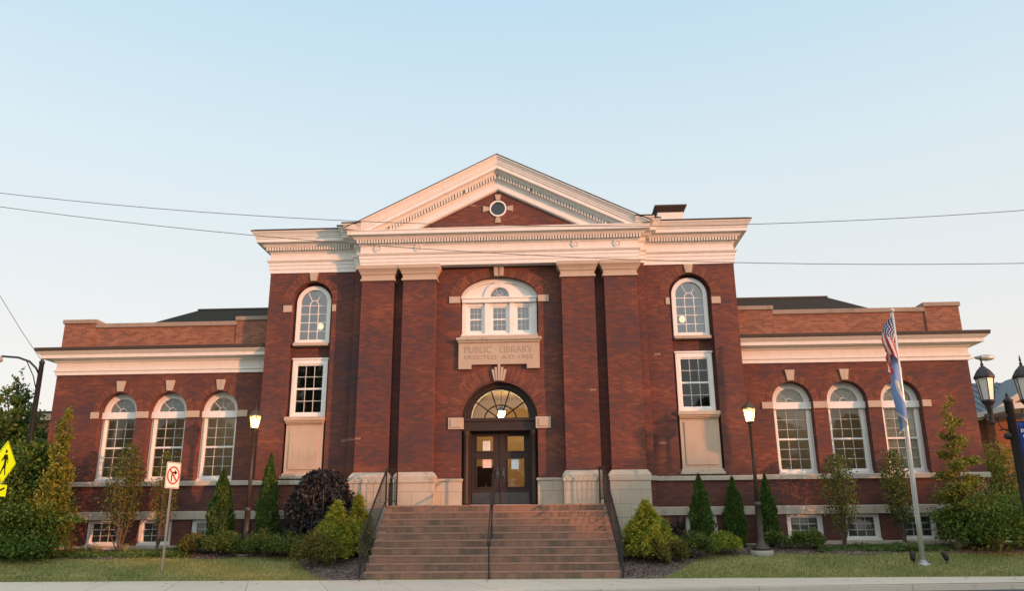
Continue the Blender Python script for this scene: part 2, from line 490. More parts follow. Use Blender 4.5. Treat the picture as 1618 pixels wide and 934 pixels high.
def arch(cx, zb, zs, hw, ry=None, n=24):
    ry = hw if ry is None else ry
    pts = [(cx - hw, zb), (cx + hw, zb)]
    for i in range(n + 1):
        a = PI * i / n
        pts.append((cx + hw * math.cos(a), zs + ry * math.sin(a)))
    return pts
def rect(x0, x1, z0, z1):
    return [(x0, z0), (x1, z0), (x1, z1), (x0, z1)]
def half_disc(cx, zs, r, ry=None, n=20):
    ry = r if ry is None else ry
    return [(cx + r * math.cos(PI * i / n), zs + ry * math.sin(PI * i / n)) for i in range(n + 1)]
def circle(cx, cz, r, n=32):
    return [(cx + r * math.cos(2 * PI * i / n), cz + r * math.sin(2 * PI * i / n)) for i in range(n)]
def pane(mb, poly, y, mi=0):
    mb.face([(p[0], y, p[1]) for p in poly], mi)
def ring_bricks(mb, cx, zs, r0, r1, y0, y1, a0=0.0, a1=PI, ry0=None, n=36):
    """arch ring of radial bricks with UVs (u along the radius, v along the curve)"""
    k = (ry0 / r0) if ry0 else 1.0
    arc = 0.0
    prev = None
    for i in range(n + 1):
        a = a0 + (a1 - a0) * i / n
        ca, sa = math.cos(a), math.sin(a)
        pi_ = (cx + r0 * ca, zs + r0 * k * sa)
        d = r1 - r0
        nx, nz = ca * k, sa
        ln = math.hypot(nx, nz); nx /= ln; nz /= ln
        po = (pi_[0] + nx * d, pi_[1] + nz * d)
        if prev:
            seg = math.hypot((po[0] + pi_[0] - prev[0][0] - prev[1][0]) / 2, (po[1] + pi_[1] - prev[0][1] - prev[1][1]) / 2)
            (p0, q0) = prev
            mb.face([(p0[0], y0, p0[1]), (pi_[0], y0, pi_[1]), (po[0], y0, po[1]), (q0[0], y0, q0[1])], 0,
                    [(0.005, arc), (0.005, arc + seg), (d, arc + seg), (d, arc)])
            mb.face([(q0[0], y0, q0[1]), (po[0], y0, po[1]), (po[0], y1, po[1]), (q0[0], y1, q0[1])], 0,
                    [(0, arc), (0, arc + seg), (0.02, arc + seg), (0.02, arc)])
            arc += seg
        prev = (pi_, po)

# ================================================================== SETTING: ground
def sstep(a, b, x):
    t = min(1.0, max(0.0, (x - a) / (b - a)))
    return t * t * (3 - 2 * t)
def zg(y):
    return 0.05 if y < 21.15 else 0.05 + min(1.0, (y - 21.15) / 3.6) * 0.62
def y_bed(x):
    w = 0.12 * math.sin(x * 1.7) + 0.08 * math.sin(x * 4.1 + 1)
    return 21.12 + (2.62 + w) * sstep(4.15, 6.1, abs(x))
def curb_y(x):
    return 17.72 + 0.133 * x

def lawn_material():
    k = NT("lawn_turf")
    p = k.pos()
    n1 = k.noise(k.scale(p, (0.5, 1.1, 1)), 1.1, 5.0, 0.65)
    n2 = k.noise(k.scale(p, (1, 1, 1)), 24.0, 4.0, 0.7)
    c = k.ramp(k.math('ADD', k.math('MULTIPLY', n1, 0.75), k.math('MULTIPLY', n2, 0.25)),
               [(0.3, (0.125, 0.16, 0.042)), (0.48, (0.205, 0.225, 0.065)), (0.60, (0.34, 0.30, 0.115)), (0.75, (0.43, 0.35, 0.17))])
    k.base(c); k.rough(0.9)
    k.bump(n2, 0.8, 0.03)
    return k.m
def mulch_material():
    k = NT("bark_mulch")
    p = k.pos()
    v = k.new("ShaderNodeTexVoronoi"); v.inputs["Scale"].default_value = 26.0
    k.link(k.scale(p, (1, 1, 1)), v.inputs["Vector"])
    sx = k.xyz(v.outputs["Color"])
    c = k.ramp(sx[0], [(0.0, (0.035, 0.023, 0.018)), (0.6, (0.105, 0.070, 0.056)), (1.0, (0.26, 0.20, 0.17))])
    k.base(c); k.rough(0.9); k.bump(v.outputs["Distance"], 0.9, 0.03)
    return k.m
def concrete_material(name, a, b, jx, off=0.0, dark=(0.10, 0.09, 0.08)):
    k = NT(name)
    p = k.pos(); v = k.xyz(p)
    n1 = k.noise(k.scale(p, (0.6, 1.4, 1)), 1.3, 6.0, 0.6)
    n2 = k.noise(p, 60.0, 3.0)
    c = k.mix(n1, a, b)
    c = k.mix(k.math('MULTIPLY', n2, 0.3), c, k.mix(0.6, c, dark))
    n3 = k.noise(p, 4.2, 6.0, 0.7)
    c = k.mix(k.math('MINIMUM', k.math('MAXIMUM', k.math('MULTIPLY_ADD', n3, 4.0, -2.3), 0.0), 0.45), c, (0.24, 0.21, 0.175))
    slab = k.math('DIVIDE', k.math('ADD', v[0], k.math('ADD', k.math('MULTIPLY', v[1], 0.35), off)), jx)
    j = k.math('LESS_THAN', k.math('FRACT', slab), 0.016 / jx)
    w = k.new("ShaderNodeTexWhiteNoise", noise_dimensions='1D'); k.link(k.math('FLOOR', slab), w.inputs["W"])
    c = k.mix(k.math('MULTIPLY', w.outputs["Value"], 0.22), c, k.mix(0.6, c, (0.2, 0.17, 0.14)))
    c = k.mix(k.math('MULTIPLY', j, 0.75), c, dark)
    k.base(c); k.rough(0.85); k.bump(n2, 0.25, 0.004)
    return k.m
M['lawn'] = lawn_material()
M['mulch'] = mulch_material()
M['walk'] = concrete_material("sidewalk_concrete", (0.66, 0.56, 0.455), (0.56, 0.47, 0.385), 1.8, 0.6)
M['curb'] = concrete_material("curb_concrete", (0.64, 0.55, 0.46), (0.52, 0.45, 0.375), 3.6, 1.9)
k = NT("asphalt"); n = k.noise(k.pos(), 120.0, 3.0); n1 = k.noise(k.pos(), 0.6, 4.0)
k.base(k.mix(n1, k.mix(n, (0.035, 0.035, 0.037), (0.085, 0.083, 0.08)), (0.06, 0.058, 0.056))); k.rough(0.9); k.bump(n, 0.5, 0.006)
M['asphalt'] = k.m

def sheet(name, xs, ys, zf, mat, kind="structure"):
    mb = MB()
    nx, ny = len(xs), len(ys)
    vs = [(x, y if not callable(y) else y(x), 0) for y in ys for x in xs]
    vs = [(a, b, zf(a, b)) for a, b, _ in vs]
    mb.mesh(vs, [(j * nx + i, j * nx + i + 1, (j + 1) * nx + i + 1, (j + 1) * nx + i) for j in range(ny - 1) for i in range(nx - 1)], 0, True)
    return struct(mb.build(name, mat), kind)

fx = [-400, -200, -90, -50] + [i * 0.5 for i in range(-60, 61)] + [50, 90, 200, 400]
sheet("lawn", fx, [21.15, 21.4, 21.8, 22.2, 22.6, 23.0, 23.4, 23.8, 24.2, 24.75, 26, 34, 60, 120, 400],
      lambda x, y: zg(y) + (0.012 * math.sin(x * 1.3 + y) if 21.2 < y < 24.7 else 0), M['lawn'])
bx_ = [i * 0.2 for i in range(-80, -15)] + [-3.26]
for xs_ in (bx_, [-q for q in bx_[::-1]]):
    mb = MB(); n_ = len(xs_); rows_ = 12
    vs = []
    for j in range(rows_ + 1):
        for x in xs_:
            y = y_bed(x) + (25.6 - y_bed(x)) * j / rows_
            edge = min(1.0, j / 1.5)
            vs.append((x, y, zg(y) + 0.002 + edge * (0.045 + 0.02 * math.sin(x * 9 + y * 7) + 0.012 * math.sin(x * 23 + y * 17))))
    mb.mesh(vs, [(j * n_ + i, j * n_ + i + 1, (j + 1) * n_ + i + 1, (j + 1) * n_ + i) for j in range(rows_) for i in range(n_ - 1)], 0, True)
    struct(mb.build("planting_bed", M['mulch']))

# pavement, kerb, road
CW = 0.16
mb = MB()
mb.face([(-60, curb_y(-60) + CW, 0.047), (26, min(21.14, curb_y(26) + CW), 0.047), (26, 21.15, 0.05), (-60, 21.15, 0.05)])
struct(mb.build("sidewalk", M['walk']))
mb = MB()
xa, xb = -60.0, 26.0
pa = [(0.0, -0.2), (0.0, 0.02), (0.02, 0.048), (CW, 0.05), (CW, -0.2)]
vs = []
for x in (xa, xb):
    for o_, z in pa: vs.append((x, curb_y(x) + o_, z))
mb.mesh(vs, [(i, i + 1, i + 6, i + 5) for i in range(4)])
struct(mb.build("kerb", M['curb']))
mb = MB()
mb.face([(-60, -9, -0.10), (60, -9, -0.10), (60, 21.1, -0.10), (26, curb_y(26) + 0.05, -0.10), (-60, curb_y(-60) + 0.05, -0.10)])
struct(mb.build("road", M['asphalt']))
mb = MB()
mb.face([(-400, -400, -0.12), (400, -400, -0.12), (400, 21.2, -0.12), (-400, 21.2, -0.12)])
struct(mb.build("ground", M['lawn']))

# ================================================================== THE LIBRARY
lib = thing("library_building", "symmetrical red brick public library with cream pediment, four brick pilasters and two low wings", "library", (0, 25, 0.6))
SW = 25.65 / 25.5
wx = lambda x: x * SW
wz = lambda z: 1.38 + (z - 1.38) * SW
YW, YB, YC, YP = 25.65, 25.0, 24.8, 24.45    # wing, block, centre bay, pilaster planes
XB, XS, XC = 7.68, 4.72, 4.5                 # block corner, strip, centre bay half widths
XW = wx(14.87)
BACK = 33.5

ARCH_X = [wx(x) for x in (9.25, 10.95, 12.62)]
WZS = wz(5.06)                               # springing of wing windows
def wing_holes(s):
    hs = []
    for cx in ARCH_X:
        hs.append(arch(s * cx, wz(2.80), WZS, 0.63))
        hs.append(rect(s * cx - 0.55, s * cx + 0.55, wz(0.83), wz(1.615)))
    return hs
BR = rect  # alias
for s in (-1, 1):
    # --- wing walls
    mb = MB()
    x0, x1 = sorted((s * XB, s * XW))
    mb.prism(rect(x0, x1, 0.4, wz(6.30)), YW, YW + 0.46, wing_holes(s))
    xo = s * XW
    mb.box(min(xo, xo - s * 0.32), max(xo, xo - s * 0.32), YW + 0.461, BACK, 0.4, wz(6.30))
    mb.box(x0, x1, BACK, BACK + 0.3, 0.4, wz(6.9))
    mb.build("wing_wall", M['brick'], lib)
    # --- parapet: low middle, raised piers at both ends
    mb = MB()
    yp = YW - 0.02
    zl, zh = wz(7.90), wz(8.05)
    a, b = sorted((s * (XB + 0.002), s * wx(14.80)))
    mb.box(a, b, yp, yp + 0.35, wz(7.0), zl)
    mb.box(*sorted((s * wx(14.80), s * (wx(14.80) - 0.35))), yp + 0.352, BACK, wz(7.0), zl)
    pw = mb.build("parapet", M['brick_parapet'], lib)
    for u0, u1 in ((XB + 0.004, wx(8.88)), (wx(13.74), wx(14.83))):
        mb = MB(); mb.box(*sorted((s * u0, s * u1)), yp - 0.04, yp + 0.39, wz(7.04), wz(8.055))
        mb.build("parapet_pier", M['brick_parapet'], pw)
    mb = MB()
    mb.box(*sorted((s * wx(8.88), s * wx(13.74))), yp - 0.05, yp + 0.40, zl + 0.002, zh)
    for u0, u1 in ((XB + 0.003, wx(8.92)), (wx(13.70), wx(14.88))):
        mb.box(*sorted((s * u0, s * u1)), yp - 0.09, yp + 0.44, wz(8.057), wz(8.195))
    mb.box(*sorted((s * (wx(14.80) + 0.05), s * (wx(14.80) - 0.40))), yp + 0.44, BACK, zl + 0.002, zh)
    mb.build("coping", M['coping'], pw, 0.012)
    # --- wing entablature
    path = [(s * XW, BACK), (s * XW, YW), (s * (XB - 0.1), YW)]
    if s > 0: path = path[::-1]
    zf = wz
    prof = [(-0.2, zf(6.29)), (0.05, zf(6.29)), (0.05, zf(6.40)), (0.09, zf(6.41)), (0.09, zf(6.45)), (0.035, zf(6.47)), (0.035, zf(6.70)),
            (0.09, zf(6.72)), (0.12, zf(6.77)), (0.16, zf(6.79)), (0.40, zf(6.805)), (0.40, zf(6.92)), (0.43, zf(6.925)), (0.45, zf(6.945)), (0.52, zf(7.00)), (0.53, zf(7.02)), (-0.2, zf(7.02))]
    mb = MB(); mb.sweep(path, prof)
    en = mb.build("wing_cornice", M['cream'], lib)
    mb = MB(); mb.sweep(path, [(-0.1, zf(7.022)), (0.55, zf(7.022)), (0.565, zf(7.10)), (0.565, zf(7.14)), (0.02, zf(7.20)), (-0.1, zf(7.20))])
    mb.build("cornice_flashing", M['copper'], en)
    # --- stone bands on wing
    for nm, z0, z1, o, mt in (("water_table", wz(2.65), wz(2.80), 0.075, 'stone'), ("base_band", wz(1.615), wz(1.865), 0.05, 'stone'), ("plinth", 0.45, wz(0.83), 0.06, 'stone')):
        mb = MB()
        mb.sweep(path, [(-0.05, z0), (o, z0), (o, z1 - 0.025), (o - 0.03, z1), (-0.05, z1)])
        mb.build(nm, M[mt], lib)
    # --- impost string between the windows
    segs = [(wx(8.28), ARCH_X[0] - 0.632), (ARCH_X[0] + 0.632, ARCH_X[1] - 0.632), (ARCH_X[1] + 0.632, ARCH_X[2] - 0.632), (ARCH_X[2] + 0.632, wx(13.52))]
    for a, b in segs:
        mb = MB(); mb.box(*sorted((s * a, s * b)), YW - 0.035, YW + 0.05, wz(4.83), wz(5.045))
        mb.build("string_course", M['stone_warm'], lib, 0.006)
    # --- brick arches and keystones
    for cx in ARCH_X:
        mb = MB()
        ring_bricks(mb, s * cx, WZS, 0.633, 0.846, YW - 0.008, YW + 0.06)
        kb = MB(); kb.prism([(s * cx - 0.10, WZS + 0.66), (s * cx + 0.10, WZS + 0.66), (s * cx + 0.155, WZS + 1.01), (s * cx - 0.155, WZS + 1.01)], YW - 0.05, YW + 0.1)
        mb.build("brick_arch", M['brick_arch'], lib, fix=False)
        kb.build("keystone", M['stone_warm'], lib, 0.006)

# --- wing window (arched, fanlight over a six over six... three-pane sashes)
def wing_window(cx, fan_mat, curtain, glass):
    y = YW + 0.30
    f = MB()
    hw = 0.555
    zb, zt0, zt1 = wz(2.80), wz(4.84), wz(5.075)
    f.prism(arch(cx, zb, WZS, 0.632), y, y + 0.12, [arch(cx, zb + 0.17, WZS - 0.27, hw - 0.09, 0.001, 2)[:2] + [(cx + hw - 0.09, zt0 - 0.02), (cx - hw + 0.09, zt0 - 0.02)],
                                                   half_disc(cx, zt1 - 0.0, hw - 0.12)])
    f.box(cx - 0.63, cx + 0.63, y - 0.10, y - 0.002, zt0, zt1 - 0.02)                 # transom
    f.box(cx - 0.63, cx + 0.63, y - 0.07, y - 0.002, zb, zb + 0.09)                 # bottom rail
    z0, z1 = zb + 0.17, zt0 - 0.02
    zm = (z0 + z1) / 2
    for a, b in ((-hw, -hw + 0.05), (hw - 0.05, hw)):
        f.box(cx + a, cx + b, y - 0.04, y - 0.001, zb + 0.10, zt0 - 0.01)
    f.box(cx - hw + 0.09, cx + hw - 0.09, y + 0.015, y + 0.075, zm - 0.03, zm + 0.03)      # meeting rail
    w = f.build("window", M['white'], lib, 0.006)
    m = MB()
    gw = hw - 0.09
    for i in (1, 2):
        x = cx - gw + 2 * gw * i / 3
        m.box(x - 0.008, x + 0.008, y + 0.03, y + 0.06, z0, z1)
    for i in (1, 2, 4, 5):
        z = z0 + (z1 - z0) * i / 6
        m.box(cx - gw, cx + gw, y + 0.031, y + 0.059, z - 0.008, z + 0.008)
    rr = hw - 0.12
    for a in (45, 90, 135):
        ca, sa = math.cos(R(a)), math.sin(R(a))
        m.tube([(cx + 0.12 * ca, y + 0.045, zt1 + 0.12 * sa), (cx + rr * ca, y + 0.045, zt1 + rr * sa)], 0.013, 4)
    hub = half_disc(cx, zt1, 0.135, n=12)
    m.prism(hub + half_disc(cx, zt1, 0.105, n=12)[::-1], y + 0.03, y + 0.06)
    m.build("muntin", M['muntin'], w)
    g = MB()
    pane(g, rect(cx - gw, cx + gw, z0, z1), y + 0.048)
    g.build("pane", M[glass], w, fix=False)
    g = MB()
    pane(g, half_disc(cx, zt1, rr), y + 0.048)
    g.build("fan_pane", M['glass'], w, fix=False)
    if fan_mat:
        g = MB(); pane(g, arch(cx, zt1 - 0.05, zt1, rr + 0.03, n=12), y + 0.14); g.build("fan_backing", M[fan_mat], w, fix=False)  # added sheet: grey stands in for reflected sky, beige for the lit interior
    if curtain:
        g = MB(); pane(g, rect(cx - gw - 0.03, cx + gw + 0.03, z0 - 0.05, z1 + 0.05), y + 0.13); g.build("blind", M[curtain], w, fix=False)

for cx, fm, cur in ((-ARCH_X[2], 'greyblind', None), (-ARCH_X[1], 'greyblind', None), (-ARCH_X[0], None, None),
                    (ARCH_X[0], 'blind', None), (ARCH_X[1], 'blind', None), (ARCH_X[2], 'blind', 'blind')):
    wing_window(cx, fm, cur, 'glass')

def basement_window(cx, y, z0, z1, hw=0.55):
    f = MB()
    f.prism(rect(cx - hw, cx + hw, z0, z1), y + 0.10, y + 0.2, [rect(cx - hw + 0.11, cx + hw - 0.11, z0 + 0.09, z1 - 0.08)])
    f.prism(rect(cx - hw + 0.09, cx + hw - 0.09, z0 + 0.07, z1 - 0.06), y + 0.13, y + 0.19, [rect(cx - hw + 0.15, cx + hw - 0.15, z0 + 0.12, z1 - 0.11)])
    f.box(cx - hw, cx + hw, y + 0.02, y + 0.098, z0, z0 + 0.06)
    w = f.build("basement_window", M['white'], lib, 0.005)
    m = MB(); gx, ga, gb = hw - 0.15, z0 + 0.12, z1 - 0.11
    for i in (1, 2):
        x = cx - gx + 2 * gx * i / 3; m.box(x - 0.009, x + 0.009, y + 0.145, y + 0.165, ga, gb)
        z = ga + (gb - ga) * i / 3; m.box(cx - gx, cx + gx, y + 0.146, y + 0.164, z - 0.009, z + 0.009)
    m.build("muntin", M['muntin'], w)
    g = MB(); pane(g, rect(cx - gx, cx + gx, ga, gb), y + 0.156); g.build("pane", M['glass'], w, fix=False)
    g = MB(); pane(g, rect(cx - gx - 0.05, cx + gx + 0.05, ga - 0.05, gb + 0.05), y + 0.24); g.build("blind", M['dark_blind'], w, fix=False)  # sheet added to give the basement panes the grey of a dim interior
for s in (-1, 1):
    for cx in ARCH_X: basement_window(s * cx, YW, wz(0.83), wz(1.613))
    basement_window(s * 6.05, YB, 0.78, 1.60, 0.48)

# --- centre block side walls with tall arched recesses
RX = 6.20
for s in (-1, 1):
    mb = MB()
    x0, x1 = sorted((s * XB, s * XS))
    rec = arch(s * RX, 2.78, 8.56, 0.67)
    mb.prism(rect(x0, x1, 0.4, 9.56), YB, YB + 0.26, [rec, rect(s * 6.05 - 0.48, s * 6.05 + 0.48, 0.78, 1.60)])
    xo = s * XB
    mb.box(*sorted((xo, xo - s * 0.3)), YB + 0.262, BACK, 0.4, 9.56)
    # strip between block and pilaster
    mb.box(*sorted((s * (XS - 0.001), s * 4.36)), 24.72, YB + 0.3, 0.4, 9.56)
    mb.build("block_wall", M['brick'], lib)
    mb = MB()
    mb.prism(rect(s * RX - 0.80, s * RX + 0.80, 2.5, 9.45), YB + 0.262, YB + 0.40, [arch(s * RX, 7.20, 8.56, 0.53), rect(s * RX - 0.53, s * RX + 0.53, 4.76, 6.60)])
    mb.build("recess_wall", M['brick'], lib)
    mb = MB()
    ring_bricks(mb, s * RX, 8.56, 0.672, 0.98, YB - 0.008, YB + 0.06)
    mb.build("brick_arch", M['brick_arch'], lib, fix=False)
    mb = MB()
    mb.prism([(s * RX - 0.10, 9.25), (s * RX + 0.10, 9.25), (s * RX + 0.15, 9.535), (s * RX - 0.15, 9.535)], YB - 0.05, YB + 0.1)
    mb.build("keystone", M['stone_warm'], lib, 0.006)
    for a, b in ((5.40, RX - 0.672), (RX + 0.672, 7.16)):
        mb = MB(); mb.box(*sorted((s * a, s * b)), YB - 0.03, YB + 0.05, 8.19, 8.42)
        mb.build("string_course", M['stone_warm'], lib, 0.006)
    # upper window
    y = YB + 0.19
    cx = s * RX
    f = MB()
    f.prism(arch(cx, 7.16, 8.56, 0.575), y, y + 0.15, [arch(cx, 7.29, 8.56, 0.44)])
    w = f.build("arched_window", M['white'], lib, 0.008)
    m = MB(); gw = 0.44; z0 = 7.29
    rows = [z0 + (8.46 - z0) * i / 4 for i in (1, 2, 3, 4)]
    for x in (-gw / 3, gw / 3): m.box(cx + x - 0.011, cx + x + 0.011, y + 0.05, y + 0.08, z0, 8.46)
    for z in rows: m.box(cx - gw, cx + gw, y + 0.051, y + 0.079, z - 0.011, z + 0.011)
    m.prism(half_disc(cx, 8.46, gw / 3 + 0.012, 0.19, 12) + half_disc(cx, 8.46, gw / 3 - 0.012, 0.166, 12)[::-1], y + 0.05, y + 0.08)
    for a in (58, 122):
        ca, sa = math.cos(R(a)), math.sin(R(a))
        m.tube([(cx + 0.16 * ca, y + 0.065, 8.46 + 0.19 * sa), (cx + 0.44 * ca, y + 0.065, 8.56 + 0.44 * sa)], 0.012, 4)
    m.build("muntin", M['white'], w)
    g = MB(); pane(g, arch(cx, 7.29, 8.56, 0.44), y + 0.066); g.build("pane", M['glass_sky'], w, fix=False)
    g = MB(); g.box(cx - 0.58, cx + 0.58, YB + 0.03, YB + 0.26, 7.06, 7.158); g.build("sill", M['stone_warm'], w, 0.006)
    # lower window
    f = MB()
    f.prism(rect(cx - 0.58, cx + 0.58, 4.725, 6.62), y, y + 0.15, [rect(cx - 0.45, cx + 0.45, 4.86, 6.47)])
    f.prism(rect(cx - 0.50, cx + 0.50, 4.80, 6.53), y + 0.03, y + 0.11, [rect(cx - 0.42, cx + 0.42, 4.90, 6.42)])
    f.box(cx - 0.42, cx + 0.42, y + 0.04, y + 0.10, 5.63, 5.69)
    f.box(cx - 0.61, cx + 0.61, y - 0.03, y + 0.05, 6.621, 6.67)
    w = f.build("sash_window", M['white'], lib, 0.006)
    m = MB()
    for x in (-0.14, 0.14): m.box(cx + x - 0.010, cx + x + 0.010, y + 0.055, y + 0.08, 4.90, 6.42)
    for z in (5.265, 6.055): m.box(cx - 0.42, cx + 0.42, y + 0.056, y + 0.079, z - 0.010, z + 0.010)
    m.build("muntin", M['muntin'], w)
    g = MB(); pane(g, rect(cx - 0.42, cx + 0.42, 4.90, 6.42), y + 0.068); g.build("pane", M['glass'], w, fix=False)
    # carved stone panel below
    p = MB()
    p.box(cx - 0.60, cx + 0.60, YB + 0.04, YB + 0.26, 2.96, 4.50)
    pb = p.build("inscribed_panel", M['stone_warm'], lib, 0.006)
    p = MB()
    prof_y = [(0.645, -0.10, 4.60, 4.72), (0.62, -0.05, 4.54, 4.60), (0.61, 0.0, 4.50, 4.54)]
    for hw, yo, za, zb in prof_y: p.box(cx - hw, cx + hw, YB + yo - 0.02, YB + 0.255, za, zb)
    p.build("panel_cap", M['stone_warm'], pb, 0.008)
    p = MB()
    p.box(cx - 0.68, cx + 0.68, YB - 0.06, YB + 0.24, 2.80, 2.88); p.box(cx - 0.64, cx + 0.64, YB - 0.02, YB + 0.25, 2.88, 2.962)
    p.build("panel_base", M['stone'], pb, 0.010)
    p = MB()
    p.box(cx - 0.475, cx + 0.475, YB + 0.012, YB + 0.06, 3.08, 4.40)
    p.build("panel_field", M['stone_warm'], pb, 0.012)

# --- centre bay wall
mb = MB()
CWIN = arch(0, 7.16, 8.50, 1.26, 0.70, 32)
DOOR = arch(0, 1.90, 4.52, 1.19, None, 32)
mb.prism(rect(-4.40, 4.40, 1.6, 9.56), YC, YC + 0.46, [CWIN, DOOR])
mb.build("centre_wall", M['brick'], lib)
mb = MB()
ring_bricks(mb, 0, 8.50, 1.262, 1.60, YC - 0.008, YC + 0.06, ry0=0.70, n=48)
mb.build("brick_arch", M['brick_arch'], lib, fix=False)
mb = MB()
ring_bricks(mb, 0, 4.60, 1.192, 1.66, YC - 0.008, YC + 0.06, a0=R(1), a1=R(179), n=48)
mb.build("brick_arch", M['brick_arch'], lib, fix=False)
mb = MB()
KW = [(-0.15, 9.20), (-0.02, 9.20), (-0.02, 9.535), (-0.17, 9.535)]
mb.prism([(-0.15, 9.20), (0.15, 9.20), (0.17, 9.535), (-0.17, 9.535)], YC - 0.07, YC + 0.1)
mb.prism([(-0.14, 9.205), (-0.03, 9.205), (-0.03, 9.53), (-0.16, 9.53)], YC - 0.10, YC - 0.06)
mb.prism([(0.03, 9.205), (0.14, 9.205), (0.16, 9.53), (0.03, 9.53)], YC - 0.10, YC - 0.06)
mb.build("keystone", M['stone_warm'], lib, 0.004)
mb = MB()
tops = (6.10, 6.17, 6.26, 6.17, 6.10)
mb.prism([(-0.155, 5.74), (0.155, 5.74), (0.235, 6.08), (-0.235, 6.08)], YC - 0.07, YC + 0.1)
for i in range(5):
    a, b = -1 + 0.4 * i + 0.035, -1 + 0.4 * (i + 1) - 0.035
    mb.prism([(a * 0.16, 5.735), (b * 0.16, 5.735), (b * 0.25, tops[i]), (a * 0.25, tops[i])], YC - 0.085 - 0.02 * (2 - abs(i - 2)), YC - 0.05)
mb.build("keystone", M['stone_warm'], lib, 0.004)
# impost blocks of the window and of the door
for s in (-1, 1):
    mb = MB(); mb.box(*sorted((s * 1.263, s * 1.62)), YC - 0.04, YC + 0.05, 8.32, 8.54)
    mb.build("impost_block", M['stone_warm'], lib, 0.006)
    mb = MB()
    mb.box(*sorted((s * 1.13, s * 1.60)), YC - 0.05, YC + 0.30, 4.24, 4.60)
    mb.box(*sorted((s * 1.22, s * 1.52)), YC - 0.075, YC - 0.049, 4.30, 4.54)
    mb.build("impost_block", M['stone_warm'], lib, 0.008)
# window over the door
y = YC + 0.25
f = MB()
sash = [(-0.775, 0.235), (0.0, 0.255), (0.775, 0.235)]
holes = [rect(c - h, c + h, 7.38, 8.26) for c, h in sash]
holes.append(half_disc(0, 8.58, 0.30))
f.prism(arch(0, 7.28, 8.50, 1.20, 0.64, 32), y, y + 0.16, holes)
f.prism([(q[0], q[1]) for q in half_disc(0, 8.50, 1.262, 0.70, 32)] + half_disc(0, 8.50, 1.12, 0.56, 32)[::-1], y - 0.06, y - 0.001)
f.prism(half_disc(0, 8.57, 0.50, n=24) + half_disc(0, 8.57, 0.33, n=24)[::-1], y - 0.05, y - 0.001)
f.box(-1.22, 1.22, y - 0.12, y - 0.001, 8.37, 8.50)
f.box(-1.24, 1.24, y - 0.15, y - 0.001, 8.501, 8.55)
for x in (-1.15, -0.405, 0.405, 1.15): f.box(x - 0.07, x + 0.07, y - 0.05, y - 0.001, 7.28, 8.369)
for c, h in sash:
    f.prism(rect(c - h - 0.01, c + h + 0.01, 7.37, 8.27), y + 0.03, y + 0.10, [rect(c - h + 0.05, c + h - 0.05, 7.45, 8.21)])
    f.box(c - h + 0.05, c + h - 0.05, y + 0.035, y + 0.085, 7.80, 7.85)
f.box(-1.24, 1.24, y - 0.08, y - 0.001, 7.22, 7.32)
w = f.build("triple_window", M['white'], lib, 0.006)
for c, h in sash:
    m = MB(); g_ = h - 0.05
    for i in (1, 2): m.box(c - g_ + 2 * g_ * i / 3 - 0.008, c - g_ + 2 * g_ * i / 3 + 0.008, y + 0.045, y + 0.065, 7.45, 8.21)
    for z in (7.64, 8.03): m.box(c - g_, c + g_, y + 0.046, y + 0.064, z - 0.008, z + 0.008)
    m.build("muntin", M['muntin'], w)
m = MB()
for a in (38, 90, 142):
    ca, sa = math.cos(R(a)), math.sin(R(a)); 
    if a == 90: continue
    m.tube([(0.08 * ca, y + 0.05, 8.58 + 0.08 * sa), (0.30 * ca, y + 0.05, 8.58 + 0.30 * sa)], 0.011, 4)
m.tube([(0.08 * math.cos(R(65)), y + 0.05, 8.58 + 0.08 * math.sin(R(65))), (0.3 * math.cos(R(65)), y + 0.05, 8.58 + 0.3 * math.sin(R(65)))], 0.011, 4)
m.tube([(0.08 * math.cos(R(115)), y + 0.05, 8.58 + 0.08 * math.sin(R(115))), (0.3 * math.cos(R(115)), y + 0.05, 8.58 + 0.3 * math.sin(R(115)))], 0.011, 4)
m.prism(half_disc(0, 8.58, 0.085, n=10) + half_disc(0, 8.58, 0.06, n=10)[::-1], y + 0.04, y + 0.065)
m.build("muntin", M['muntin'], w)
for c, h in sash:
    g = MB(); pane(g, rect(c - h + 0.05, c + h - 0.05, 7.45, 8.21), y + 0.055); g.build("pane", M['glass_sky'], w, fix=False)
g = MB(); pane(g, half_disc(0, 8.58, 0.30), y + 0.056)
g.build("pane", M['glass_sky'], w, fix=False)
g = MB(); g.box(-1.25, 1.25, YC - 0.05, YC + 0.2, 7.13, 7.219); g.build("sill", M['stone_warm'], w, 0.008)

# name tablet
mb = MB()
mb.prism([(-1.29, 6.12), (-0.88, 6.12), (-0.88, 6.26), (0.88, 6.26), (0.88, 6.12), (1.29, 6.12), (1.29, 6.97), (-1.29, 6.97)], YC - 0.10, YC + 0.05)
tab = mb.build("name_tablet", M['stone_warm'], lib, 0.008)
mb = MB()
mb.box(-1.36, 1.36, YC - 0.20, YC + 0.05, 7.04, 7.128); mb.box(-1.32, 1.32, YC - 0.15, YC + 0.05, 6.972, 7.04)
mb.build("tablet_cap", M['stone'], tab, 0.012)
def text_mesh(body, size, depth):
    cu = bpy.data.curves.new("lettering", 'FONT')
    cu.body = body; cu.size = size; cu.extrude = depth; cu.align_x = 'CENTER'; cu.align_y = 'CENTER'
    cu.resolution_u = 3
    o = bpy.data.objects.new("lettering", cu)
    COL.objects.link(o)
    bpy.context.view_layer.update()
    dg = bpy.context.evaluated_depsgraph_get()
    me = bpy.data.meshes.new_from_object(o.evaluated_get(dg))
    bpy.data.objects.remove(o)
    return me
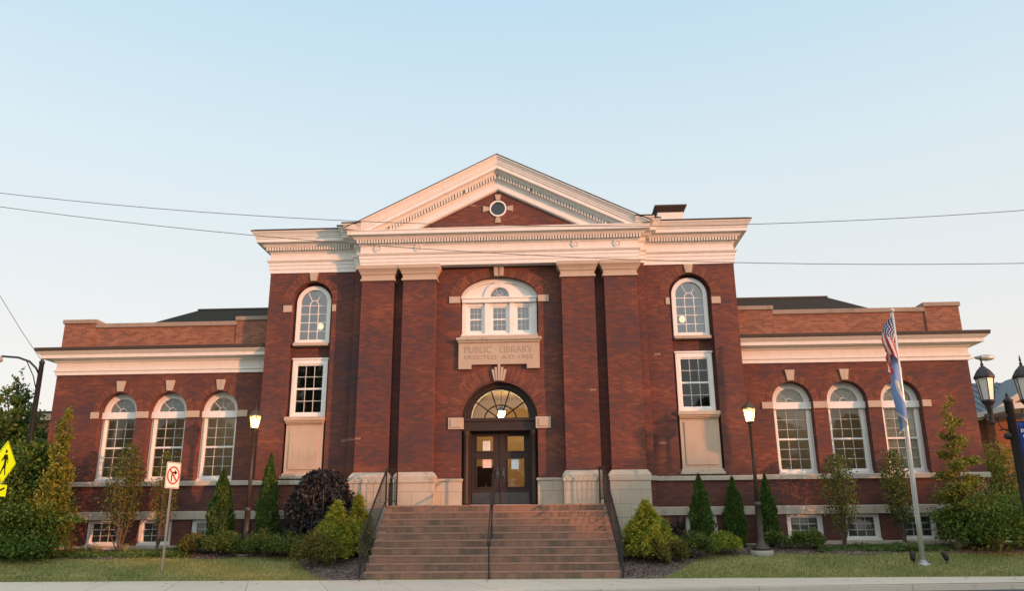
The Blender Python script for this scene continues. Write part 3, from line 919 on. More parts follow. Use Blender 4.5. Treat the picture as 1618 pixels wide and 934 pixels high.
def lettering(body, size, loc, width, parent, mat, name="inscription", depth=0.008, rot=None):
    me = text_mesh(body, size, depth)
    co = np.empty(len(me.vertices) * 3); me.vertices.foreach_get("co", co); co = co.reshape(-1, 3)
    wd = co[:, 0].max() - co[:, 0].min()
    kx = width / wd if width else 1.0
    cxm = (co[:, 0].max() + co[:, 0].min()) / 2; czm = (co[:, 1].max() + co[:, 1].min()) / 2
    out = np.stack([(co[:, 0] - cxm) * kx + loc[0], -co[:, 2] + loc[1], (co[:, 1] - czm) + loc[2]], 1)
    if rot is not None:
        out = np.array([tuple(rot @ Vector(q)) for q in out])
    me.vertices.foreach_set("co", out.ravel())
    me.materials.clear(); me.materials.append(mat)
    me.update()
    o = bpy.data.objects.new(name, me); COL.objects.link(o)
    o.parent = parent
    if parent is not None: o.matrix_parent_inverse = world_inv(parent)
    return o
lettering("PUBLIC \u00b7 LIBRARY", 0.30, (-0.01, YC - 0.102, 6.745), 2.16, tab, M['stone_dark'])
lettering("ERECTED  A\u00b7D\u00b71903", 0.175, (-0.01, YC - 0.102, 6.50), 2.16, tab, M['stone_dark'])

# --- entrance: frame, fanlight, doors
YD = YC + 0.50
f = MB()
# stepped dark jambs with columns and arched head
f.prism(arch(0, 1.92, 4.60, 1.192, None, 32), YC + 0.30, YC + 0.62, [rect(-0.92, 0.92, 1.95, 4.24), half_disc(0, 4.60, 0.91, n=28)])
f.prism(half_disc(0, 4.60, 1.188, n=32) + half_disc(0, 4.60, 1.06, n=32)[::-1], YC + 0.16, YC + 0.299)
f.prism(half_disc(0, 4.60, 1.06, n=32) + half_disc(0, 4.60, 0.97, n=32)[::-1], YC + 0.23, YC + 0.299)
f.box(-1.188, 1.188, YC + 0.14, YC + 0.299, 4.50, 4.60)
f.box(-1.15, 1.15, YC + 0.18, YC + 0.299, 4.27, 4.499)
f.box(-1.188, 1.188, YC + 0.12, YC + 0.299, 4.20, 4.269)
fr = f.build("door_surround", M['dark_trim'], lib, 0.006)
for s in (-1, 1):
    f = MB()
    f.lathe([(0.115, 0), (0.115, 0.10), (0.095, 0.16), (0.092, 1.2), (0.085, 2.05), (0.105, 2.10), (0.115, 2.20), (0.115, 2.26)], (s * 1.055, YC + 0.17, 1.94), 14)
    f.build("column", M['dark_trim'], fr)
YFN = YC + 0.585
m = MB()
for a in (36, 72, 108, 144):
    ca, sa = math.cos(R(a)), math.sin(R(a))
    r0 = 0.50 if a in (72, 108) else 0.16
    r0 = 0.12
    m.tube([(r0 * ca, YFN, 4.60 + r0 * sa), (0.91 * ca, YFN, 4.60 + 0.91 * sa)], 0.022, 5)
m.prism(half_disc(0, 4.60, 0.53, 0.48, 20) + half_disc(0, 4.60, 0.48, 0.43, 20)[::-1], YFN - 0.02, YFN + 0.02)
fan = m.build("fanlight", M['dark_trim'], lib)
g = MB(); pane(g, half_disc(0, 4.60, 0.91, n=28), YFN + 0.005); g.build("fan_pane", M['glass_door'], fan, fix=False)
for s in (-1, 1):
    x0, x1 = (-0.915, -0.006) if s < 0 else (0.006, 0.915)
    inner, outer = (x1, x0) if s < 0 else (x0, x1)
    gx0, gx1 = sorted((outer - s * 0.17, outer - s * 0.685))
    d = MB()
    d.prism(rect(x0, x1, 1.975, 4.235), YD, YD + 0.06, [rect(gx0, gx1, 2.50, 3.36), rect(gx0, gx1, 3.60, 4.06)])
    for za, zb in ((2.50, 3.36), (3.60, 4.06)):
        d.prism(rect(gx0 - 0.04, gx1 + 0.04, za - 0.04, zb + 0.04), YD - 0.022, YD - 0.001, [rect(gx0 + 0.004, gx1 - 0.004, za + 0.004, zb - 0.004)])
    dm = d.build("door", M['dark_trim'], lib, 0.005)
    g = MB(); pane(g, rect(gx0, gx1, 2.50, 3.36), YD + 0.03); pane(g, rect(gx0, gx1, 3.60, 4.06), YD + 0.03)
    g.build("pane", M['glass_door'], dm, fix=False)
    kp = MB(); kp.box(x0 + 0.02, x1 - 0.02, YD - 0.008, YD - 0.0005, 2.0, 2.33); kp.build("kick_plate", M['kick'], dm, 0.002)
    h = MB()
    hx = inner + s * 0.085
    h.prism(circle(hx, 2.85, 0.055, 16)[:0] or [(hx + 0.055 * math.cos(t), 2.90 + 0.2 * math.sin(t)) for t in [2 * PI * i / 20 for i in range(20)]], YD - 0.012, YD - 0.0005)
    h.tube([(hx, YD - 0.01, 2.76), (hx, YD - 0.06, 2.80), (hx, YD - 0.07, 2.90), (hx, YD - 0.06, 3.0), (hx, YD - 0.01, 3.04)], 0.014, 8)
    h.build("door_handle", M['kick'], dm)
mb = MB(); mb.box(-0.03, 0.03, YD - 0.02, YD - 0.001, 1.98, 4.23); mb.build("astragal", M['dark_trim'], lib, 0.004)
mb = MB(); mb.box(-0.93, 0.93, YC + 0.28, YC + 0.60, 1.93, 1.972); mb.build("threshold", M['steel'], lib, 0.004)
# vestibule behind the door
mb = MB()
mb.box(-2.4, 2.4, 25.44, 29.5, 1.90, 1.93)
mb.box(-2.4, 2.4, 29.5, 29.6, 1.93, 6.0); mb.box(-2.5, -2.4, 25.44, 29.6, 1.9, 6.0); mb.box(2.4, 2.5, 25.44, 29.6, 1.9, 6.0)
mb.box(-2.4, 2.4, 25.44, 29.5, 5.85, 5.95)
mb.build("vestibule", M['plaster_warm'], lib)
mb = MB(); mb.box(-2.3, -0.25, 28.4, 28.6, 1.93, 3.35); mb.box(0.75, 2.3, 29.2, 29.4, 1.93, 2.9)
mb.box(-1.9, -1.3, 27.3, 27.8, 1.93, 2.9)
mb.build("inner_screen", M['dark_trim'], lib)

# --- pilasters and pedestals
PIL = [(-4.44, -3.40), (-3.09, -2.03), (2.03, 3.09), (3.40, 4.44)]
for a, b in PIL:
    mb = MB(); mb.box(a, b, YP, YC + 0.002 if abs(a + b) < 7 else 24.9, 2.90, 9.03)
    ps = mb.build("pilaster", M['brick'], lib, 0.008)
    mb = MB()
    path = [(a, YC + 0.05), (a, YP), (b, YP), (b, YC + 0.05)]
    mb.sweep(path, [(-0.1, 9.03), (0.045, 9.03), (0.05, 9.05), (0.045, 9.09), (0.015, 9.10), (0.015, 9.21), (0.03, 9.24), (0.055, 9.255), (0.055, 9.28),
                    (0.075, 9.33), (0.11, 9.38), (0.135, 9.41), (0.145, 9.42), (0.145, 9.535), (-0.1, 9.535)])
    mb.build("capital", M['stone_warm'], ps)
    mb = MB()
    mb.sweep(path, [(-0.1, 2.735), (0.115, 2.735), (0.12, 2.79), (0.09, 2.82), (0.075, 2.86), (0.04, 2.90), (0.01, 2.93), (-0.1, 2.93)])
    mb.build("base_moulding", M['stone'], ps, 0.006)
for s in (-1, 1):
    # pedestal blocks
    for a, b, z0 in ((3.32, 4.53, 0.35), (1.95, 3.18, 1.9)):
        mb = MB(); mb.box(*sorted((s * a, s * b)), YP - 0.14, YC + 0.1 if a < 3 else 24.95, z0, 2.60)
        pd = mb.build("pedestal", M['stone_block'], lib, 0.012)
        mb = MB(); mb.box(*sorted((s * (a - 0.025), s * (b + 0.025))), YP - 0.165, YC + 0.05, 2.601, 2.734)
        mb.build("pedestal_cap", M['stone'], pd, 0.018)
    mb = MB(); mb.box(*sorted((s * 3.18, s * 3.32)), YC - 0.05, YC + 0.1, 1.9, 2.62); mb.build("stone_base", M['stone_block'], lib)
    mb = MB(); mb.box(*sorted((s * 1.16, s * 1.949)), YC - 0.07, YC + 0.38, 1.92, 2.66)
    sb = mb.build("stone_base", M['stone_block'], lib, 0.010)
    mb = MB(); mb.box(*sorted((s * 1.13, s * 1.948)), YC - 0.10, YC + 0.39, 2.661, 2.735)
    mb.build("base_cap", M['stone'], sb, 0.010)

# --- bands on the centre block
HALF = [(-XB, BACK), (-XB, YB), (-XS, YB), (-XS, 24.72), (-4.45, 24.72)]
mir = lambda p: [(-x, y) for x, y in p[::-1]]
for pth in (HALF, mir(HALF)):
    for nm, z0, z1, o in (("water_table", 2.62, 2.755, 0.07), ("base_band", 1.605, 1.85, 0.05), ("plinth", 0.35, 0.78, 0.05)):
        mb = MB(); mb.sweep(pth, [(-0.05, z0), (o, z0), (o, z1 - 0.025), (o - 0.03, z1), (-0.05, z1)])
        mb.build(nm, M['stone'], lib)

# --- main entablature
YF = 24.50
FULL = [(-XB, BACK), (-XB, YB), (-XS, YB), (-XS, 24.74), (-XC, 24.74), (-XC, YF), (XC, YF), (XC, 24.74), (XS, 24.74), (XS, YB), (XB, YB), (XB, BACK)]
prof = [(-0.25, 9.54), (0.03, 9.54), (0.03, 9.67), (0.05, 9.672), (0.05, 9.80), (0.07, 9.802), (0.07, 9.90), (0.10, 9.91), (0.135, 9.96), (0.135, 9.985), (0.04, 10.0),
        (0.04, 10.235), (0.07, 10.245), (0.09, 10.28), (0.102, 10.285), (0.102, 10.42), (0.225, 10.422), (0.235, 10.44), (0.26, 10.48), (0.28, 10.505), (0.42, 10.52), (0.42, 10.64), (0.445, 10.645), (0.445, 10.68), (-0.25, 10.68)]
mb = MB(); mb.sweep(FULL, prof)
ent = mb.build("entablature", M['cream'], lib)
# overhanging soffit of the centre architrave is closed by the sweep; dentils along every front run
def dentil_run(x0, x1, y, z0=10.295, z1=10.42, step=0.093, w=0.056):
    """one toothed strip"""
    n = int((x1 - x0) / step)
    off = ((x1 - x0) - (n - 1) * step - w) / 2
    poly = [(x1, z1), (x0, z1), (x0, z1 - 0.012)]
    for i in range(n):
        x = x0 + off + i * step
        poly += [(x, z1 - 0.012), (x, z0), (x + w, z0), (x + w, z1 - 0.012)]
    poly.append((x1, z1 - 0.012))
    m = MB(); m.prism(poly[::-1], y - 0.215, y - 0.085)
    m.build("dentil_course", M['cream'], ent)
dentil_run(-XC - 0.19, XC + 0.19, YF)
for s in (-1, 1):
    dentil_run(*sorted((s * (XB + 0.19), s * (XS + 0.20))), YB)
# crown moulding of the side blocks
crown = [(-0.2, 10.682), (0.45, 10.682), (0.47, 10.70), (0.48, 10.74), (0.53, 10.81), (0.56, 10.835), (0.56, 10.87), (-0.2, 10.87)]
flash = [(-0.2, 10.872), (0.58, 10.872), (0.58, 10.91), (-0.2, 10.98)]
CR = [(-XB, BACK), (-XB, YB), (-XS, YB), (-XS, 24.74), (-XC, 24.74), (-XC, YF), (-XC + 0.06, YF)]
for pth in (CR, mir(CR)):
    mb = MB(); mb.sweep(pth, crown); cm = mb.build("crown_moulding", M['cream'], ent)
    mb = MB(); mb.sweep(pth, flash); mb.build("roof_edge", M['copper'], ent)
# rosettes
for x in (-3.95, -2.62, 2.52, 3.88):
    mb = MB()
    def disc(r0, r1, y0, y1, n=24):
        mb.prism(circle(x, 10.135, r1, n), y0, y1, [circle(x, 10.135, r0, n)] if r0 else [])
    disc(0.085, 0.125, YF - 0.080, YF - 0.02); disc(0, 0.06, YF - 0.072, YF - 0.02); disc(0.06, 0.085, YF - 0.052, YF - 0.02)
    mb.build("rosette", M['cream'], ent, 0.008)

# --- pediment
APX, SL = 13.17, 0.50
mb = MB()
mb.prism([(-4.9, 10.69), (4.9, 10.69), (0, 10.69 + 4.9 * 0.5)], YF, YF + 0.3, [circle(0, 11.47, 0.27, 32)])
tym = mb.build("tympanum", M['brick'], lib)
rk = [(0.0, -0.02), (0.56, -0.02), (0.56, 0.03), (0.53, 0.06), (0.48, 0.14), (0.46, 0.21), (0.445, 0.23), (0.445, 0.27), (0.42, 0.275), (0.42, 0.41), (0.29, 0.43), (0.26, 0.47), (0.235, 0.515), (0.112, 0.525),
      (0.112, 0.66), (0.08, 0.69), (0.06, 0.72), (0.06, 0.84), (0.075, 0.845), (0.075, 0.96), (0.11, 0.98), (0.10, 1.03), (0.03, 1.06), (0.0, 1.06)]
for s in (-1, 1):
    mb = MB()
    kx = len(rk); vs = []
    for xa in (0.0, 5.4):
        for o, v in rk: vs.append((s * xa, YF - o, APX - SL * xa - v))
    mb.mesh(vs, [(j, (j + 1) % kx, kx + (j + 1) % kx, kx + j) for j in range(kx)] + [tuple(range(kx)), tuple(range(2 * kx - 1, kx - 1, -1))])
    o = mb.build("raking_cornice", M['cream'], lib)
    bm = bmesh.new(); bm.from_mesh(o.data)
    bmesh.ops.bisect_plane(bm, geom=bm.verts[:] + bm.edges[:] + bm.faces[:], plane_co=(0, 0, 10.684), plane_no=(0, 0, 1), clear_inner=True)
    bm.to_mesh(o.data); bm.free()
    top = lambda x: APX - SL * x - 0.525
    xs0, st, wd, hgt = 0.05, 0.093, 0.056, 0.135
    up = [(s * 0.0, top(0)), ]
    low = [(s * 0.0, top(0) - 0.014)]
    i = 0
    while True:
        xa = xs0 + i * st
        if top(xa + wd) - hgt < 10.70: break
        low += [(s * xa, top(xa) - 0.014), (s * xa, top(xa) - hgt), (s * (xa + wd), top(xa + wd) - hgt), (s * (xa + wd), top(xa + wd) - 0.014)]
        i += 1
    xe = xs0 + i * st
    poly = low + [(s * xe, top(xe) - 0.014), (s * xe, top(xe)), (s * 0.0, top(0))]
    mb = MB(); mb.prism(poly, YF - 0.225, YF - 0.095)
    mb.build("dentil_course", M['cream'], o)
    # gable roof slope
    mb = MB()
    vs = []
    for yy in (YF - 0.585, BACK):
        for xa, up in ((0, 0.021), (4.99, 0.021), (4.99, 0.040), (0, 0.040)):
            vs.append((s * xa, yy, APX - SL * xa + up))
    mb.mesh(vs, [(0, 1, 2, 3), (7, 6, 5, 4), (0, 4, 5, 1), (1, 5, 6, 2), (2, 6, 7, 3), (3, 7, 4, 0)])
    mb.build("gable_roof", M['copper'], lib)
# round window
mb = MB()
mb.prism(circle(0, 11.47, 0.285, 36), YF - 0.04, YF + 0.08, [circle(0, 11.47, 0.238, 36)])
oc = mb.build("round_window", M['white'], tym, 0.01)
mb = MB(); pane(mb, circle(0, 11.47, 0.245, 32), YF + 0.05); mb.build("round_pane", M['glass_dark'] if 'glass_dark' in M else M['glass'], tym, fix=False)
mb = MB()
for q in range(4):
    c, sn = [(0, 1), (1, 0), (0, -1), (-1, 0)][q]
    rot = lambda a, b: (a * sn + b * c, 11.47 - a * c + b * sn)
    mb.prism([rot(-0.065, 0.305), rot(0.065, 0.305), rot(0.105, 0.50), rot(-0.105, 0.50)], YF - 0.035, YF + 0.05)
mb.build("keystone", M['stone_warm'], tym, 0.006)

# --- roofs
mb = MB()
zr = 10.95
for s in (-1, 1):
    mb.face([(s * (XB + 0.5), YB - 0.5, zr), (s * 3.2, YB - 0.5, zr), (s * 3.2, 29.0, zr + 0.55), (s * 6.4, 29.0, zr + 0.55)])
    mb.face([(s * (XB + 0.5), YB - 0.5, zr), (s * 6.4, 29.0, zr + 0.55), (s * 6.4, BACK, zr + 0.55), (s * (XB + 0.5), BACK + 0.5, zr)])
    mb.face([(s * 6.4, 29.0, zr + 0.55), (s * 3.2, 29.0, zr + 0.55), (s * 3.2, BACK, zr + 0.55), (s * 6.4, BACK, zr + 0.55)])
mb.build("roof", M['slate'], lib)
for s in (-1, 1):
    mb = MB()
    xi, xo = s * 7.7, s * 13.45
    x_r = s * 12.35
    e = 7.9
    mb.face([(xi, 26.2, e), (xo, 26.2, e), (x_r, 30.0, 9.70), (xi, 30.0, 9.70)])
    mb.face([(xo, 26.2, e), (xo, BACK, e), (x_r, 30.0, 9.70)])
    mb.face([(xi, BACK, e), (xo, BACK, e), (x_r, 30.0, 9.70), (xi, 30.0, 9.70)])
    rf = mb.build("wing_roof", M['slate'], lib)
    mb = MB(); mb.box(*sorted((xi, x_r)), 29.94, 30.06, 9.68, 9.75); mb.build("ridge_cap", M['copper'], rf)
# chimney
mb = MB(); mb.box(5.60, 6.52, 26.9, 27.8, 10.9, 12.15)
ch = mb.build("chimney", M['cream'], lib, 0.01)
mb = MB()
lo = [(5.62, 26.92), (6.50, 26.92), (6.50, 27.78), (5.62, 27.78)]; hi = [(5.50, 26.75), (6.64, 26.75), (6.64, 27.95), (5.50, 27.95)]
mb.mesh([(x, y, 12.152) for x, y in lo] + [(x, y, 12.34) for x, y in hi] + [(x, y, 12.39) for x, y in hi],
        [(3, 2, 1, 0), (8, 9, 10, 11)] + [(i, (i + 1) % 4, 4 + (i + 1) % 4, 4 + i) for i in range(4)] + [(4 + i, 4 + (i + 1) % 4, 8 + (i + 1) % 4, 8 + i) for i in range(4)])
mb.build("chimney_cap", M['copper'], ch)
# dim rooms behind the windows
for x0, x1, z0, z1, y0 in ((-14.5, -8.0, 2.2, 6.1, YW + 0.56), (8.0, 14.5, 2.2, 6.1, YW + 0.56), (-7.3, -3.4, 2.3, 9.4, YB + 0.42), (3.4, 7.3, 2.3, 9.4, YB + 0.42), (-2.9, 2.9, 6.3, 9.45, YC + 0.55),
                       (-14.5, -8.0, 0.3, 2.1, YW + 0.56), (8.0, 14.5, 0.3, 2.1, YW + 0.56), (-7.3, -4.9, 0.3, 2.1, YB + 0.42), (4.9, 7.3, 0.3, 2.1, YB + 0.42)):
    mb = MB(); y1 = y0 + 4.2
    mb.box(x0, x1, y1, y1 + 0.1, z0, z1); mb.box(x0 - 0.1, x0, y0, y1, z0, z1); mb.box(x1, x1 + 0.1, y0, y1, z0, z1)
    mb.box(x0, x1, y0, y1, z0 - 0.1, z0); mb.box(x0, x1, y0, y1, z1, z1 + 0.1)
    mb.build("room", M['plaster'] if z1 - z0 > 3 else M['dim'], lib)

# ================================================================== STEPS AND RAILS
steps = thing("stone_steps", "wide flight of worn reddish sandstone steps up to the library doors", "steps", (0, 22.4, 0.05))
RISE, RUN, Y0S = 0.188, 0.282, 21.2
for i in range(10):
    mb = MB()
    ya = Y0S + i * RUN
    yb = YC + 0.30 if i == 9 else ya + RUN + 0.10
    xw = 3.26
    z1 = 0.05 + RISE * (i + 1)
    mb.box(-xw, xw, ya + 0.012, yb, z1 - RISE - (0.05 if i else 0.0), z1 - 0.045)
    mb.box(-xw, xw, ya + 0.004, yb, z1 - 0.0449, z1, 1)  # tread slab in a paler tone than the riser
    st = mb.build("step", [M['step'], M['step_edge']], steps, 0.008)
mb = MB()
pr = [(21.5, 0.04), (24.2, 0.04), (24.2, 1.84), (23.76, 1.84), (21.5, 0.24)]
for x0, x1 in ((-3.25, -3.05), (3.05, 3.25)):
    mb = MB()
    mb.mesh([(x0, y, z) for y, z in pr] + [(x1, y, z) for y, z in pr], [(0, 1, 2, 3, 4), (9, 8, 7, 6, 5)] + [(i, (i + 1) % 5, 5 + (i + 1) % 5, 5 + i) for i in range(5)])
    mb.build("side_wall", M['step'], steps)

def slope_z(y):
    return 0.05 + (y - Y0S) / RUN * RISE + RISE
def side_rail(x, label, xt, dx_ret):
    t = thing("iron_handrail", label, "handrail", (x, 21.25, 0.05), "iron handrails of the front steps")
    ya, yb, yr = 21.25, 23.78, 24.26
    m = MB()
    za, zb = 1.06, 2.98
    m.tube([(x, ya - 0.05, za - 0.02), (x, ya, za), (xt, yb, zb), (xt + dx_ret, yr, zb)], 0.030, 8)
    m.build("top_rail", M['iron'], t)
    m = MB()
    m.tube([(x, ya, 0.20), (xt, yb, 2.10), (xt + dx_ret, yr, 2.06)], 0.017, 6)
    m.build("bottom_rail", M['iron'], t)
    for (px, py, z0, z1) in ((x, ya, 0.05, za + 0.03), (xt, yb, 1.90, zb + 0.04), (xt + dx_ret, yr, 1.90, zb)):
        m = MB(); m.box(px - 0.02, px + 0.02, py - 0.02, py + 0.02, z0, z1); m.box(px - 0.05, px + 0.05, py - 0.05, py + 0.05, z0, z0 + 0.012)
        m.build("post", M['iron'], t)
    n = 22
    for i in range(1, n):
        f = i / n
        px, py = x + (xt - x) * f, ya + (yb - ya) * f
        m = MB(); m.tube([(px, py, 0.20 + 1.90 * f), (px, py, za + (zb - za) * f)], 0.0085, 5); m.build("baluster", M['iron'], t)
    for i in range(1, 5):
        f = i / 5
        px, py = xt + dx_ret * f, yb + (yr - yb) * f
        m = MB(); m.tube([(px, py, 2.07), (px, py, zb)], 0.0085, 5); m.build("baluster", M['iron'], t)
side_rail(-3.38, "long black iron handrail with balusters on the left edge of the steps", -3.27, 0.22)
side_rail(3.33, "long black iron handrail with balusters on the right edge of the steps", 3.10, -0.10)
t = thing("iron_handrail", "slender single iron handrail without balusters up the middle of the steps", "handrail", (-0.05, 21.17, 0.05))
m = MB()
for dx in (-0.03, 0.03):
    m.tube([(-0.05 + dx, 21.16, 0.84), (-0.05 + dx, 21.18, 0.96), (-0.05 + dx, 21.30, 1.05), (-0.10 + dx, 23.85, 2.86), (-0.10 + dx, 24.10, 2.86)], 0.017, 7)
m.build("top_rail", M['iron'], t)
for (px, py, z0, z1) in ((-0.05, 21.17, 0.05, 0.96), (-0.10, 23.86, 1.93, 2.86), (-0.07, 22.50, 0.9, 1.92)):
    m = MB(); m.box(px - 0.02, px + 0.02, py - 0.02, py + 0.02, z0, z1); m.box(px - 0.045, px + 0.045, py - 0.045, py + 0.045, z0, z0 + 0.012)
    m.build("post", M['iron'], t)

# ================================================================== LAMPS, SIGNS, FLAGPOLE
def lamp_post(x, y, z, label, conc):
    t = thing("lamp_post", label, "lamp post", (x, y, z), "lit lamp posts beside the steps")
    m = MB()
    if conc:
        m.lathe([(0.31, -0.1), (0.32, 0.10), (0.30, 0.125), (0.0, 0.13)], (x, y, z), 24); m.build("footing", M['concrete'], t)
    else:
        m.lathe([(0.27, -0.1), (0.27, 0.03), (0.25, 0.05), (0.0, 0.055)], (x, y, z), 24); m.build("footing", M['concrete'], t)
    b = z + (0.13 if conc else 0.055)
    top = z + 3.66
    m = MB()
    m.lathe([(0.25, 0.0), (0.25, 0.09), (0.21, 0.10), (0.20, 0.13), (0.15, 0.15), (0.122, 0.22), (0.098, 0.34), (0.090, 0.70), (0.080, 1.20), (0.100, 1.21), (0.104, 1.26), (0.088, 1.30), (0.066, 1.33)], (x, y, b), 16)
    m.build("base", M['bronze'], t)
    m = MB(); m.lathe([(0.062, 1.30), (0.050, 2.4), (0.038, top - b - 0.06), (0.055, top - b - 0.05), (0.06, top - b)], (x, y, b), 12)
    m.build("shaft", M['bronze'], t)
    lm = MB()
    # lantern cage: six-sided, wider at the top
    n = 6
    lm.lathe([(0.05, 0.0), (0.10, 0.02), (0.115, 0.05), (0.115, 0.07), (0.02, 0.075)], (x, y, top), n, smooth=False)
    lm.lathe([(0.19, 0.44), (0.225, 0.45), (0.225, 0.475), (0.14, 0.56), (0.05, 0.62), (0.03, 0.64), (0.035, 0.67), (0.012, 0.70), (0.006, 0.84)], (x, y, top), n, smooth=False)
    for k in range(n):
        w = 2 * PI * k / n
        lm.tube([(x + 0.108 * math.cos(w), y + 0.108 * math.sin(w), top + 0.06), (x + 0.185 * math.cos(w), y + 0.185 * math.sin(w), top + 0.45)], 0.010, 4)
    ln = lm.build("lantern", M['bronze'], t, fix=False)
    g = MB()
    vs = []
    for r, zz in ((0.104, 0.07), (0.180, 0.44)):
        for k in range(n): vs.append((x + r * math.cos(2 * PI * k / n), y + r * math.sin(2 * PI * k / n), top + zz))
    g.mesh(vs, [(k, (k + 1) % n, n + (k + 1) % n, n + k) for k in range(n)])
    g.build("lantern_glass", M['glass_frost'], ln, fix=False)
    g = MB(); g.lathe([(0.015, 0.10), (0.035, 0.16), (0.05, 0.24), (0.045, 0.31), (0.02, 0.36)], (x, y, top), 12); g.build("bulb", M['bulb'], ln)
    return t
k = NT("frosted_lantern_glass")
k.n.remove(k.b)
tr = k.new("ShaderNodeBsdfTransparent"); tr.inputs[0].default_value = (1, 0.95, 0.86, 1)
tl = k.new("ShaderNodeBsdfTranslucent"); tl.inputs[0].default_value = (0.95, 0.80, 0.60, 1)
mx = k.new("ShaderNodeMixShader"); mx.inputs[0].default_value = 0.45
k.link(tr.outputs[0], mx.inputs[1]); k.link(tl.outputs[0], mx.inputs[2]); k.link(mx.outputs[0], k.out.inputs[0])
M['glass_frost'] = k.m
lamp_post(-7.50, 24.18, 0.56, "lit black lamp post left of the steps between two narrow evergreens", False)
lamp_post(7.43, 23.71, 0.49, "lit bronze lamp post on a round concrete footing right of the steps", True)

# twin lantern post with a banner
t = thing("twin_lamp_post", "tall black post carrying two unlit lanterns on a cross arm, at the right edge", "lamp post", (12.80, 20.0, 0.05))
px, py = 12.80, 20.0
m = MB(); m.lathe([(0.20, 0), (0.20, 0.3), (0.13, 0.5), (0.105, 1.2), (0.095, 4.15), (0.11, 4.16), (0.11, 4.22), (0.05, 4.26), (0.03, 4.30), (0.045, 4.34), (0.0, 4.40)], (px, py, 0.0), 12)
m.build("shaft", M['iron'], t)
m = MB(); m.box(px - 0.60, px + 0.60, py - 0.04, py + 0.04, 3.79, 3.88)
m.tube([(px - 0.08, py, 3.45), (px - 0.22, py, 3.50), (px - 0.30, py, 3.60), (px - 0.33, py, 3.80)], 0.014, 6)
m.tube([(px + 0.08, py, 3.45), (px + 0.22, py, 3.50), (px + 0.30, py, 3.60), (px + 0.33, py, 3.80)], 0.014, 6)
m.build("cross_arm", M['iron'], t)
m = MB()
for zz in (3.52, 2.42):
    m.tube([(px, py, zz), (px - 0.30, py, zz - 0.03)], 0.014, 6); m.lathe([(0.0, -0.03), (0.03, 0), (0.0, 0.03)], (px - 0.30, py, zz - 0.03), 8)
m.tube([(px, py, 3.68), (px + 0.75, py, 3.68)], 0.016, 6); m.tube([(px, py, 2.52), (px + 0.75, py, 2.52)], 0.016, 6)
m.build("banner_arm", M['iron'], t)
m = MB(); m.lathe([(0.0, -0.09), (0.08, -0.06), (0.10, 0.0), (0.08, 0.06), (0.0, 0.09)], (px - 0.14, py, 3.34), 10)
m.build("junction_ball", M['iron'], t)
for sx in (-1, 1):
    lx = px + sx * 0.47
    z = 3.62
    m = MB()
    m.lathe([(0.055, 0.0), (0.075, 0.02), (0.065, 0.06), (0.06, 0.36), (0.085, 0.40), (0.075, 0.44), (0.11, 0.50), (0.15, 0.55), (0.155, 0.60), (0.02, 0.61)], (lx, py, z), 12)
    m.lathe([(0.205, 1.13), (0.245, 1.14), (0.245, 1.19), (0.16, 1.33), (0.07, 1.42), (0.03, 1.46), (0.04, 1.50), (0.015, 1.54), (0.028, 1.58), (0.004, 1.72)], (lx, py, z), 8, smooth=False)
    for kq in range(6):
        w = 2 * PI * kq / 6 + 0.3
        m.tube([(lx + 0.14 * math.cos(w), py + 0.14 * math.sin(w), z + 0.59), (lx + 0.205 * math.cos(w), py + 0.205 * math.sin(w), z + 1.14)], 0.013, 4)
    ln = m.build("lantern", M['iron'], t, fix=False)
    g = MB(); vs = []
    for r, zz in ((0.135, 0.60), (0.20, 1.13)):
        for kq in range(6): vs.append((lx + r * math.cos(2 * PI * kq / 6 + 0.3), py + r * math.sin(2 * PI * kq / 6 + 0.3), z + zz))
    g.mesh(vs, [(q, (q + 1) % 6, 6 + (q + 1) % 6, 6 + q) for q in range(6)])
    g.build("lantern_glass", M['milk'] if 'milk' in M else M['greyblind'], ln, fix=False)
bn = MB()
nx, nz = 8, 12
vs = []
for j in range(nz + 1):
    for i in range(nx + 1):
        u, v = i / nx, j / nz
        vs.append((px + 0.115 + 0.60 * u, py - 0.012 + 0.02 * math.sin(u * 5 + v * 3), 3.67 - 1.13 * v))
bn.mesh(vs, [(j * (nx + 1) + i, j * (nx + 1) + i + 1, (j + 1) * (nx + 1) + i + 1, (j + 1) * (nx + 1) + i) for j in range(nz) for i in range(nx)], 0, True)
bo = bn.build("street_banner", M['banner'])
tag(bo, "dark blue cloth banner with white marks hanging from the twin lantern post", "banner")
bo.modifiers.new("thickness", 'SOLIDIFY').thickness = 0.006
# worn white marks of the banner, too small to read
m = MB()
def mark(pts, w):
    for (a, b) in zip(pts[:-1], pts[1:]):
        d = Vector((b[0] - a[0], 0, b[1] - a[1])); nrm = Vector((-d.z, 0, d.x)).normalized() * w
        A = Vector((px + a[0], py - 0.045, a[1])); B = Vector((px + b[0], py - 0.045, b[1]))
        m.face([A - nrm, B - nrm, B + nrm, A + nrm])
for i in range(9): mark([(0.17 + i * 0.055, 3.42), (0.17 + i * 0.055, 3.49)], 0.014)
mark([(0.17, 3.49), (0.66, 3.49)], 0.012)
for i in range(4): mark([(0.20 + i * 0.12, 3.36), (0.225 + i * 0.12, 3.22), (0.25 + i * 0.12, 3.36)], 0.016)
for i in range(3): mark([(0.22 + i * 0.15, 3.18), (0.25 + i * 0.15, 3.02), (0.29 + i * 0.15, 3.14), (0.33 + i * 0.15, 3.02)], 0.018)
for i in range(6): mark([(0.24 + i * 0.06, 2.95), (0.24 + i * 0.06, 2.90)], 0.014)
mark([(0.22, 2.72), (0.32, 2.80), (0.42, 2.70), (0.55, 2.78)], 0.014)
m.build("white_mark", M['paper'], bo, fix=False)

